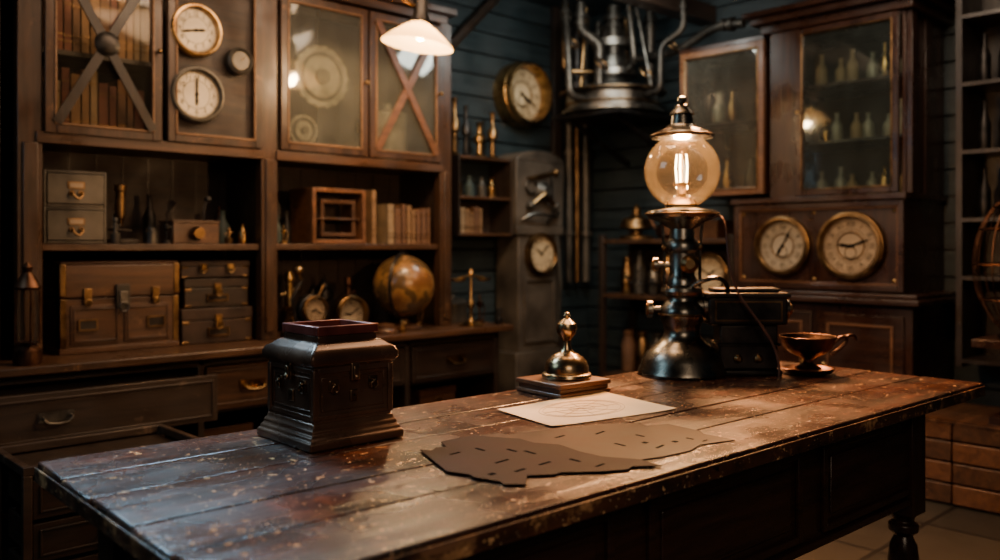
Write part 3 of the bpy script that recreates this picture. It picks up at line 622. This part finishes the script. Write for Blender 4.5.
# ---- dial instruments
e=thing('dial_instrument',(2.39,3.98,CZ+.001),'brass and iron instrument with round dial and lever arms','instrument')
b=B(); b.box(-.12,.12,-.09,.09,0,.03,W_darkx); b.box(-.09,.09,-.05,.05,.03,.07,Iron); b.done('base',e,bev=.004)
b=B(); b.lathe([(.07,0),(.08,.01),(.08,.05),(.07,.06)],Iron,M=T(0,.01,.145)@FR); b.tube([(-.07,0,.07),(-.1,0,.2),(-.04,0,.3)],.01,Iron); b.tube([(.05,0,.2),(.09,0,.27)],.008,BrassD); b.done('instrument_frame',e,bev=.002)
clock('',(0,-.05,.145),0,.072,'','roman',BrassD,DialD,(8,20),.03,parent=e)
b=B(); b.tube([(-.04,0,.29),(-.07,-.02,.34)],.006,Brass); b.sph(.022,Brass,(-.07,-.02,.35)); b.done('lever',e)
clock('mantel_clock',(2.64,4.0,CZ+.107),0,.1,'round brass clock with tarnished dial standing on the bench','roman',BrassD,DialG,(9,10),.07)
# ---- globe
gl=thing('terrestrial_globe',(3.02,4.0,CZ+.001),'antique dark amber terrestrial globe held in a dark ring','globe',.5)
B().lathe([(.1,0),(.105,.01),(.08,.022),(.03,.03),(.018,.045),(.016,.055),(.02,.06)],W_case).done('stand',gl)
B().sph(.176,GlobeMap,(0,0,.245),40).done('globe_ball',gl)
B().ring(.187,.009,Iron,(0,0,0),T(0,0,.245)@Matrix.Rotation(.4,4,'Y')@FR,48).done('meridian_ring',gl)
sp=hY(468,0,3.92)
e=thing('balance_scale',(sp.x-.02,3.87,CZ+.001),'brass balance scale with two small pans on the bench','scale')
B().lathe([(.07,0),(.075,.008),(.05,.018),(.02,.03),(.01,.05),(.01,.1),(.022,.12),(.02,.14),(.008,.16),(.007,.3),(.014,.31),(.002,.34)],Brass).done('stand',e)
B().tube([(-.1,0,.285),(0,0,.3),(.1,0,.285)],.006,Brass).done('beam',e)
for x in (-.1,.1):
    b=B(); b.lathe([(.01,.262),(.038,.27),(.045,.282),(.043,.282),(.034,.274),(.008,.268)],Brass,c=(x,0,0)); b.done('scale_pan',e)
b=B(); b.lathe([(.09,0),(.095,.01),(.09,.09),(.095,.1),(.095,.12),(.07,.14),(.02,.15),(.016,.165)],Gun); b.done('round_tin',loc=(3.54,4.18,CZ+.001),label='dark round lidded tin on the bench end',cat='tin')
b=B(); b.lathe([(.06,0),(.06,.02),(.05,.03),(.05,.05),(.001,.06)],W_case); b.done('wooden_pot',loc=(2.77,3.83,CZ+.001),label='small turned wooden pot in front of the globe',cat='pot')
e=thing('oil_lantern',(1.02,3.84,CZ+.001),'tall blackened iron oil lantern on the bench end','lantern')
b=B(); b.lathe([(.05,0),(.055,.02),(.05,.06),(.03,.08),(.045,.09)],BrzC); b.lathe([(.045,.3),(.05,.31),(.03,.35),(.015,.37),(.02,.39),(.005,.41)],BrzC)
for k in range(4): b.tube([(.045*math.cos(k*pi/2),.045*math.sin(k*pi/2),.08),(.045*math.cos(k*pi/2),.045*math.sin(k*pi/2),.3)],.004,BrzC)
b.done('lantern_frame',e); B().lathe([(.035,.09),(.042,.2),(.035,.3)],Glass).done('glass_chimney',e)
e=thing('tall_cupboard',(.68,4.2,CZ+.001),'dark tall narrow cupboard standing on the bench end','cupboard')
b=B(); b.box(-.28,.28,-.2,.22,0,1.85,W_dark); b.box(-.3,.29,-.22,.22,1.85,1.9,W_darkx); b.done('cupboard_body',e,bev=.004)
b=B(); b.frame(-.26,.26,.05,1.8,.06,-.215,-.2,W_dark); b.done('door',e,bev=.003)
# ================================================================ pendant
PX,PY,zb=2.64,3.36,2.205
pl=thing('pendant_lamp',(PX,PY,0),'hanging lit cream conical pendant lamp with dark metal fitter','pendant lamp')
b=B(); prof=[(.178,0),(.176,.008),(.136,.045),(.088,.082),(.052,.105),(.037,.115)]
vs=[];fs=[]
for (rr,z) in prof:
    for k in range(36): vs.append((rr*math.cos(2*pi*k/36),rr*math.sin(2*pi*k/36),z-.115))
for j in range(5):
    for k in range(36): fs.append((j*36+k,j*36+(k+1)%36,(j+1)*36+(k+1)%36,(j+1)*36+k))
b.faces(vs,fs,Shade); b.done('lamp_shade',pl,loc=(0,0,zb+.115),rotm=(.1,.1,0))
B().lathe([(.039,zb+.105),(.045,zb+.13),(.035,zb+.16),(.035,zb+.22),(.015,zb+.24)],Iron).done('fitter',pl)
b=B(); b.tube([(0,0,zb+.23),(0,0,2.735)],.009,Iron); b.lathe([(.01,2.70),(.05,2.71),(.05,2.739)],Iron); b.done('rod',pl)
b=B(); b.tube(bez((-.16,0,2.735),(-.2,0,2.5),(-.16,0,2.4),(-.03,0,zb+.19)),.008,BrassD); b.done('bracket_arm',pl)
B().sph(.026,Bulb,(0,0,zb+.05),16).done('bulb',pl)
# ================================================================ corner stuff on north wall
clock('wall_clock',(4.36,YW-.001,2.3),0,.225,'large round wall clock with thick brass rim on dark boards','roman',Brass,Dial,(4,20),.16,inner=True)
e=thing('wall_shelf',(3.87,YW-.002,1.29),'small dark three-tier wall shelf with bottles and books','shelf')
for x in (-.24,.225): B().box(x,x+.015,-.22,0,0,.52,W_dark).done('side_panel',e)
for z in (0,.24,.5): B().box(-.225,.225,-.22,0,z,z+.018,W_mid).done('shelf_board',e,bev=.002)
B().box(-.225,.225,-.01,0,.018,.24,W_back).done('back_board',e)
row(3.68,3.9,YW-.12,1.31,.13,.19,'books on the small wall shelf',d=.12,choose=(2,5,0))
for i,(x,h,r) in enumerate(((3.69,.38,.04),(3.79,.34,.035),(3.91,.24,.045),(4.03,.32,.04))):
    b=B(); b.lathe([(r,0),(r*1.1,.01),(r*.5,.03),(r*.45,h*.4),(r*.9,h*.45),(r*.9,h*.6),(r*.4,h*.7),(r*.35,h*.92),(r*.6,h)],(BrassD,Iron,Brass,BrassD)[i]); b.done('candlestick',loc=(x,YW-.11,1.81),label=('tall dark brass candlestick','tall black iron candlestick','short bright brass candlestick','medium dark brass candlestick')[i]+' on the small wall shelf',cat='candlestick',group='candlesticks on the wall shelf')
for i,x in enumerate((3.72,3.82,3.93,4.02)):
    bottle('bottle',x,YW-.11,1.549,.033,.14,(BrassD,BookM[3],Gun,Brass)[i],('dark brass','dark green','grey metal','bright brass')[i]+' squat bottle on the small wall shelf','bottles on the wall shelf')
# longcase clock
tc_=thing('longcase_clock',(4.34,4.3,0),'tall weathered brown metal longcase clock with cream dial and linkages','clock')
b=B(); b.box(-.24,.24,-.12,.12,0,.5,GunL,tp=.01); b.box(-.2,.2,-.1,.12,.5,1.3,GunL); b.box(-.23,.23,-.12,.12,1.3,1.36,GunL); b.box(-.23,.23,-.11,.12,1.36,1.8,GunL,tp=-.01)
b.prism([(.24*math.cos(a),.08*math.sin(a)) for a in [i*pi/14 for i in range(15)]],-.12,.12,GunL,T(0,0,1.8)@FR); b.done('clock_case',tc_,bev=.006)
b=B(); b.frame(-.15,.15,.56,1.0,.02,-.115,-.1,GunL); b.done('case_panel',tc_,bev=.002)
b=B(); b.lathe([(.07,0),(.075,.02),(.05,.04),(.03,.06)],Gun,M=T(.02,-.11,1.6)@FR); b.done('boss',tc_)
b=B(); b.tube([(-.12,-.14,1.5),(-.02,-.17,1.58),(.12,-.15,1.5)],.016,BrassD); b.sph(.03,Gun,(-.12,-.14,1.5),14); b.sph(.03,Gun,(.12,-.15,1.5),14); b.done('linkage_rod',tc_)
b=B(); b.tube([(-.14,-.13,1.68),(.14,-.13,1.74)],.014,BrassD); b.sph(.025,BrassD,(.14,-.13,1.74),14); b.done('lever',tc_)
b=B(); b.tube([(.1,-.12,1.76),(.1,-.14,1.45),(.06,-.12,1.38)],.01,Iron); b.done('conduit',tc_)
b=B(); b.tube(bez((-.18,-.12,1.4),(-.1,-.2,1.5),(.1,-.18,1.38),(.18,-.12,1.46)),.012,Steel); b.ring(.05,.008,Steel,(0,0,0),T(-.1,-.13,1.63)@FR,24,6); b.done('coiled_tube',tc_)
b=B(); b.tube([(.17,-.11,.55),(.19,-.13,.95),(.17,-.11,1.3)],.014,Gun); b.done('side_pipe',tc_)
clock('',(0,-.102,1.17),0,.145,'',"roman",BrassD,Dial,(10,8),.05,parent=tc_)
# ================================================================ boiler in corner
e=thing('boiler',(4.70,3.84,2.13),'wide shallow steel boiler pan with irregular dark pipes above','boiler')
b=B(); b.box(-.3,.44,-.3,.3,-.04,-.01,Iron); b.tube([(.42,.2,-.3),(-.2,.2,-.04)],.02,Iron); b.tube([(.42,-.2,-.3),(-.2,-.2,-.04)],.02,Iron); b.done('bracket',e)
b=B(); b.lathe([(.3,-.01),(.35,.0),(.35,.02),(.32,.03),(.32,.12),(.36,.13),(.36,.15),(.28,.17),(.15,.19),(.12,.25),(.17,.26),(.17,.3),(.11,.32),(.09,.45),(.14,.46),(.14,.51),(.09,.52),(.09,.6)],Steel,seg=36); b.done('vessel',e)
for R,z in ((.322,.06),(.362,.14)):
    B().ring(R,.008,BrassD,(0,0,z),None,40).done('brass_band',e)
PIP=[([(.16,-.2,.14),(.16,-.2,.73)],.032,Pipe),(elbow([(-.2,-.05,.14),(-.2,-.05,.45),(-.28,.05,.55),(-.28,.05,.73)],.04),.036,Pipe),([(-.12,.22,.14),(-.12,.22,.73)],.04,Iron),
 (elbow([(.1,-.08,.38),(.12,-.45,.38),(.12,-.75,.5),(.12,-.95,.48)],.1),.03,Pipe),([(-.05,-.05,.4),(-.05,-.05,.73)],.05,Pipe),([(.27,.1,.14),(.27,.1,.73)],.02,BrassD),
 (elbow([(-.25,0,.08),(-.44,0,.08),(-.44,.02,.4),(-.38,.1,.73)],.06),.024,Pipe),(elbow([(-.05,-.3,.1),(-.05,-.44,.1),(-.05,-.44,.4),(.05,-.55,.5),(.05,-.55,.73)],.06),.022,Pipe),
 (elbow([(-.12,0,.28),(-.32,.16,.28),(-.32,.16,.73)]),.018,BrassD),(elbow([(.0,-.12,.28),(-.14,-.3,.3),(-.16,-.26,.73)],.04),.02,Pipe),([(.2,.3,.0),(.2,.3,.73)],.03,Pipe),([(-.2,.12,.14),(-.16,.1,.73)],.014,BrassD),([(.05,-.3,.13),(.0,-.2,.73)],.014,Steel)]
for P,rr,mm in PIP:
    b=B(); b.tube(P,rr,mm,14); q=Vector(P[-1]); d=(q-Vector(P[-2])).normalized(); R_=d.to_track_quat('Z','Y').to_matrix().to_4x4()
    b.cyl(rr*1.5,.03,mm,(0,0,0),16,Matrix.Translation(q-d*.1)@R_); b.cyl(rr*1.35,.02,mm,(0,0,0),16,Matrix.Translation(q-d*.15)@R_); b.done('pipe',e)
for (x,y,z) in ((-.26,-.12,.3),(.07,-.45,.42),(-.12,-.38,.22),(-.36,.05,.45)):
    b=B(); b.ring(.05,.007,BrassD,(0,0,0),T(x,y,z)@Matrix.Rotation(.9,4,'X')); b.tube([(x,y,z),(x+.1,y+.08,z+.02)],.012,Iron); b.tube([(x-.05,y,z),(x+.05,y,z)],.005,BrassD); b.done('valve_wheel',e)
for i,(x,r,mm) in enumerate(((4.86,.03,Gun),(4.95,.022,BrassD),(5.05,.035,Gun))):
    b=B(); b.tube([(x,YW-.06,.95),(x,YW-.06,2.98)],r,mm,12)
    for z in (1.3,1.9,2.5): b.cyl(r*1.5,.04,mm,(x,YW-.06,z),16)
    b.done('steam_pipe',label=('thick grey','thin dark brass','thick grey')[i]+' vertical pipe with flanges in the room corner',cat='pipe')
b=B(); b.tube([(5.08,2.98,2.88),(5.08,1.2,2.88)],.045,Gun,12)
for y in (2.8,2.3,1.6): b.cyl(.065,.05,Gun,(0,0,0),16,T(5.08,y,2.88)@FR)
b.done('steam_pipe',label='thick grey horizontal pipe with flanges along the wall',cat='pipe')
# ================================================================ side rack on east wall
RY=3.46
e=thing('side_rack',(4.93,RY,0),'dark open rack crowded with instruments along the boarded wall','rack',RB)
for x in (-.54,.5):
    for y in (-.19,.15): B().box(x,x+.04,y,y+.04,0,1.42 if y>0 else 1.3,W_dark).done('rack_post',e,bev=.003)
for z in (.3,.86,1.24): B().box(-.5,.5,-.188,.188,z,z+.03,W_midz).done('rack_shelf',e,bev=.003)
B().box(-.5,.5,.16,.17,.9,1.24,W_back).done('back_board',e)
def onr(name,lx,z,bfun,label,cat,group=None,ly=0):
    b=B(); bfun(b); return b.done(name,loc=(4.93+ly,RY-lx,z+.001),rot=RB,label=label,cat=cat,group=group)
onr('burner',-.35,1.27,lambda b:(b.lathe([(.12,0),(.12,.02),(.04,.03),(.04,.06),(.12,.08),(.1,.14),(.03,.17),(.03,.22),(.005,.25)],BrassD)),'dark brass domed burner on the rack top','burner')
onr('kettle',-.06,1.27,lambda b:(b.lathe([(.07,0),(.1,.03),(.1,.08),(.06,.12),(.02,.14),(.02,.16)],BrzC),b.tube(bez((-.09,0,.06),(-.16,0,.08),(-.14,0,.13),(-.18,0,.14)),.012,BrzC),b.tube(bez((-.06,0,.11),(-.07,0,.22),(.07,0,.22),(.06,0,.11)),.007,Iron)),'tarnished copper kettle on the rack top','kettle')
onr('wooden_box',.25,1.27,lambda b:(b.box(-.12,.12,-.1,.1,0,.12,W_case),b.box(-.125,.125,-.105,.105,.09,.12,W_mid)),'small reddish wooden box on the rack top','box')
clock('alarm_clock',(4.86,3.15,.89+.15),RB,.14,'round brass alarm clock with cream dial on the rack','roman',BrassD,Dial,(1,50),.06)
for i,(x,h) in enumerate(((-.43,.25),(-.32,.3),(-.2,.22),(-.08,.26),(.04,.2))):
    onr('canister',x,.89,lambda b:(b.lathe([(.045,0),(.05,.01),(.05,h*.6),(.03,h*.75),(.025,h*.9),(.035,h*.93),(.03,h)],(BrassD,Gun,Steel,Brass,BrzC)[i])),('dark brass','grey metal','steel','bright brass','coppery')[i]+' stoppered canister on the rack','canister','canisters on the rack')
for i,(ry,h,r) in enumerate(((3.8,.15,.03),(3.69,.2,.035),(3.57,.12,.03),(3.46,.18,.03))): trinket(4.8,ry,.891,h,r,i%3,*MN[(i+1)%5],'in front of canisters on the rack')
for i,x in enumerate((-.42,-.3,-.17,-.04,.1,.24,.38)):
    onr('jar',x,.33,lambda b:(b.lathe([(.045,0),(.05,.01),(.05,.2),(.03,.25),(.035,.26),(.035,.29)],(BookM[0],BrassD,Gun)[i%3])),('brown stoneware','dark brass','grey metal')[i%3]+' lidded jar on the low rack shelf','jar','jars on the low rack shelf')
# ================================================================ big cabinet east wall
HX=4.6
def gdoor(par,x0,x1,z0,z1,y,fm,gm,fw=.045):
    b=B(); b.frame(x0,x1,z0,z1,fw,y-.025,y,fm); b.frame(x0+fw*.75,x1-fw*.75,z0+fw*.75,z1-fw*.75,.008,y-.032,y-.024,BrassD)
    d=b.done('cabinet_door',par,bev=.003)
    B().box(x0+fw,x1-fw,y-.014,y-.011,z0+fw,z1-fw,gm).done('glass_pane',d)
    b=B(); b.cyl(.005,.02,Brass,(0,0,0),10,T(x0+fw/2,y-.025,(z0+z1)/2)@FR); b.sph(.01,Brass,(x0+fw/2,y-.048,(z0+z1)/2),10); b.done('door_knob',d)
bc=thing('display_cabinet',(XW-.002,2.3,0),'tall dark mahogany display cabinet with glass doors and clock panel','cabinet',RB)
D=.55
b=B(); b.box(-.55,.52,-D-.02,0,.08,.92,W_red); b.box(-.57,.54,-D-.04,0,0,.08,W_redx); b.done('base_cabinet',bc,bev=.004)
b=B(); b.box(-.58,.58,-D-.1,0,.92,.95,W_redx); b.box(-.56,.56,-D-.07,0,.95,.975,W_redx); b.done('ledge',bc,bev=.006)
for (x0,x1) in ((-.5,-.02),(.02,.48)):
    b=B(); b.box(x0,x1,-D-.035,-D-.02,.3,.86,W_redx); b.frame(x0+.05,x1-.05,.35,.81,.015,-D-.045,-D-.035,W_block); d=b.done('cabinet_door',bc,bev=.004)
    b=B(); b.sph(.014,Brass,((-.06 if x0<0 else .06),-D-.05,.58),12); b.done('door_knob',d)
b=B(); b.box(-.52,.47,-D+.02,0,.976,1.47,W_red); b.frame(-.52,.47,.985,1.465,.03,-D-.01,-D+.02,W_redx); b.frame(-.49,.44,1.015,1.435,.01,-D-.0,-D+.02,W_block)
b.box(-.53,.49,-D-.03,0,1.47,1.5,W_redx); b.done('clock_panel',bc,bev=.003)
for x,z in ((-.47,1.04),(-.47,1.41),(.41,1.04),(.41,1.41),(-.03,1.41),(-.03,1.04)):
    B().lathe([(.01,0),(.01,.004),(.004,.008)],Brass,M=T(x,-D+.02,z)@FR,seg=12).done('panel_stud',bc)
b=B(); b.box(-.3,-.28,-D+.02,0,1.501,2.45,W_red); b.box(.45,.47,-D+.02,0,1.501,2.45,W_red); b.box(-.28,.45,-.015,0,1.501,2.45,W_back); b.box(-.28,.45,-D+.02,-.015,2.43,2.45,W_redx)
b.box(-.28,-.12,-D+.0,-D+.02,1.501,2.45,W_red)
b.box(.47,.5,-D+.03,-D+.09,1.501,2.45,W_red); b.box(.47,.485,-.3,-.24,1.501,2.45,W_red); b.done('upper_case',bc,bev=.003)
for z in (1.8,2.12): B().box(-.28,.45,-D+.08,-.015,z,z+.015,W_redx).done('inner_shelf',bc)
b=B(); b.box(-.34,.52,-D-.02,0,2.45,2.5,W_redx); b.box(-.38,.56,-D-.07,0,2.5,2.54,W_redx); b.box(-.41,.6,-D-.11,0,2.54,2.57,W_redx); b.done('cornice',bc,bev=.006)
gdoor(bc,-.115,.45,1.505,2.44,-D+.0,W_red,GlassT,.04)
o=-.625; w=.29; z0=1.53
b=B(); b.box(o-w,o-w+.02,-.52,0,z0,z0+.9,W_red); b.box(o+w-.02,o+w,-.52,0,z0,z0+.9,W_red); b.box(o-w+.02,o+w-.02,-.52,0,z0,z0+.02,W_redx); b.box(o-w-.01,o+w,-.54,0,z0+.9,z0+.93,W_redx); b.box(o-w+.02,o+w-.02,-.012,0,z0+.02,z0+.9,W_mid); b.box(o-w+.02,o+w-.02,-.5,-.012,z0+.44,z0+.455,W_redx); b.done('side_wing',bc,bev=.003)
gdoor(bc,o-w,o+w,z0,z0+.9,-.52,W_block,GlassE)
for i,(x,z) in enumerate(((-.12,.022),(.05,.022),(-.08,.457),(.12,.457),(-.18,.457))):
    b=B(); b.lathe([(.04,0),(.045,.01),(.045,.12),(.02,.17),(.018,.22),(.03,.23)],(Brass,Gun,BrassD,Copper,PaleM)[i]); b.done('apothecary_bottle',loc=(XW-.27,2.925-x,z0+z),label=('bright brass','grey metal','dark brass','copper','dull tin')[i]+' stoppered bottle in a glazed cabinet wing',cat='bottle',group='bottles in the cabinet wing')
for k,(px,r,hm) in enumerate(((783,.168,(7,5)),(851,.183,(9,12)))):
    q=hX(px,247,HX); clock('panel_clock',(HX+.017,q.y,1.225),RB,r,'round roman-numeral clock with tarnished face in the cabinet panel' if k==0 else 'round roman-numeral clock with ornate tan face in the panel','roman',BrassD,(DialG,DialD)[k],hm,.06,group='cabinet panel clocks',inner=True)
for i in range(18):
    z=(1.503,1.817,2.137)[i%3]; y=2.36-(i//3)*.09
    bottle('apothecary_bottle',XW-.38+.05*(i%2),y,z,.032,random.uniform(.12,.2),random.choice((PaleM,PaleM,Brass,BookM[5])),'small stoppered bottle on a shelf of the glass cabinet','bottles in the glass cabinet')
b=B(); b.lathe([(.09,0),(.1,.02),(.04,.05),(.05,.1),(.13,.14),(.12,.2),(.03,.26),(.01,.3)],Brass); b.done('brass_urn',loc=(4.8,2.35,2.572),label='brass urn standing on top of the tall cabinet',cat='urn')
# ================================================================ right edge
e=thing('bottle_rack',(XW-.002,1.28,0),'dark tall wall rack holding rows of slim bottles','rack',RB)
for x in (-.38,.35): B().box(x,x+.03,-.32,0,.6,2.6,W_dark).done('rack_side',e)
for z in (.62,1.05,1.35,1.7,2.05,2.4): B().box(-.35,.35,-.32,0,z,z+.02,W_dark).done('rack_shelf',e)
B().box(-.35,.35,-.01,0,.64,2.58,W_dark).done('back_board',e)
for z in (1.371,1.721,2.071):
    for i in range(7):
        bottle('rack_bottle',XW-.2,.99+i*.095,z,.03,.26,(Iron,BrassD,Iron)[i%3],('black','dark brass','black')[i%3]+' slim bottle on the wall rack','bottles on the wall rack')
CGX,CGY=4.5,1.24
e=thing('wire_cage',(CGX,CGY,.8),'large dark oval wire cage on a pedestal beside the tall cabinet','cage')
b=B(); b.cyl(.12,.02,Iron,seg=32); b.done('cage_base',e)
b=B(); R=.22; H=.34
for k in range(16):
    a=k*pi/8; pts=[(R*math.cos(t)*math.cos(a),R*math.cos(t)*math.sin(a),.34+H*math.sin(t)) for t in [-1.2+i*(1.2+1.55)/16 for i in range(17)]]
    b.tube(pts,.0035,BrzC,5)
for t in (-.9,-.5,0,.5,.9): b.ring(R*math.cos(t),.0035,BrzC,(0,0,.34+H*math.sin(t)),None,36,5)
b.ring(.025,.004,BrzC,(0,0,0),T(0,0,.7)@FR,16,5); b.done('cage_wire',e)
e=thing('pedestal_stand',(CGX,CGY,0),'dark wooden pedestal stand carrying a wire cage','stand')
b=B(); b.box(-.18,.18,-.18,.18,.76,.798,W_redx); b.done('stand_top',e,bev=.004)
b=B(); b.lathe([(.05,.42),(.06,.46),(.03,.5),(.035,.66),(.06,.72),(.1,.76)],W_red); b.box(-.1,.1,-.13,.13,.402,.44,W_red); b.done('column',e)
e=thing('slatted_crate',(4.66,1.4,0),'rough reddish wooden slatted crate on the floor','crate')
b=B()
for k in range(4):
    z=.01+k*.1
    for j in range(3):
        y=-.35+j*.235; b.box(-.3,-.28,y,y+.228,z,z+.09,W_block if (j+k)%2 else W_case)
    b.box(.23,.25,-.35,.35,z,z+.09,W_case); b.box(-.28,.23,-.35,-.33,z,z+.09,W_case); b.box(-.28,.23,.33,.35,z,z+.09,W_case)
b.box(-.28,.23,-.33,.33,.01,.03,W_case); b.done('crate_sides',e,bev=.004)
b=B(); b.box(-.31,.26,-.36,.36,.39,.4,W_case); b.done('crate_lid',e)
# ================================================================ LIGHTS
def light(t,loc,e,col,size=.05,to=None,sy=None,name='light',spread=None):
    l=bpy.data.lights.new(name,t); l.energy=e; l.color=col
    if t=='AREA':
        l.size=size
        if sy: l.shape='RECTANGLE'; l.size_y=sy
        if spread: l.spread=spread
    else: l.shadow_soft_size=size
    o=bpy.data.objects.new(name,l); C.objects.link(o); o.location=loc
    if to: o.rotation_euler=(Vector(to)-Vector(loc)).to_track_quat('-Z','Y').to_euler()
    return o
light('POINT',(lp[0],lp[1],TZ+.79),52,(1,.55,.25),.03)
light('POINT',(PX,PY,zb+.01),38,(1,.66,.34),.04)
light('AREA',(2.4,2.0,2.72),20,(1,.6,.33),.9,(2.3,1.9,0),.6)
light('AREA',(2.2,3.0,2.7),24,(1,.66,.4),1.4,(2.4,4.3,1.0),.3)
light('AREA',(1.35,4.02,2.5),2.2,(1,.65,.35),.35,(1.35,4.15,1.8),.03,name='added_book_fill')  # added fill to brighten the books behind the door; no fixture there
light('AREA',(1.0,3.3,2.68),19,(.46,.75,.98),1.0,(.7,1.5,.78),.5,spread=1.3)
light('AREA',(-.3,3.0,2.3),12,(.46,.78,1),1.0,(1.0,1.6,.78),1.0)
light('AREA',(.2,-.8,2.3),19,(1,.74,.52),1.2,(2.0,2.5,.9),1.2)
light('AREA',(3.9,2.6,2.7),66,(1,.42,.15),.5,(2.7,1.6,.78),.5,spread=1.5)
light('AREA',(3.6,1.6,2.8),18,(1,.76,.54),.8,(4.9,2.3,1.2),.6)
light('AREA',(3.9,3.2,2.7),26,(.8,.85,.8),.6,(4.6,4.3,1.4),.6)
w=bpy.data.worlds.new('World'); bpy.context.scene.world=w; w.use_nodes=True
w.node_tree.nodes['Background'].inputs[0].default_value=(.25,.4,.5,1); w.node_tree.nodes['Background'].inputs[1].default_value=.03
# ================================================================ CAMERA
cd=bpy.data.cameras.new('Camera'); cam=bpy.data.objects.new('Camera',cd); C.objects.link(cam)
cd.sensor_width=36; cd.lens=F/1000*36; cd.shift_y=-(280-HZ)/1000.0
cam.location=(0,0,CH); cam.rotation_euler=(pi/2,0,math.atan2(-FW[0],FW[1]))
cd.dof.use_dof=True; cd.dof.focus_distance=2.25; cd.dof.aperture_fstop=1.8
cd.clip_start=.05
bpy.context.scene.camera=cam
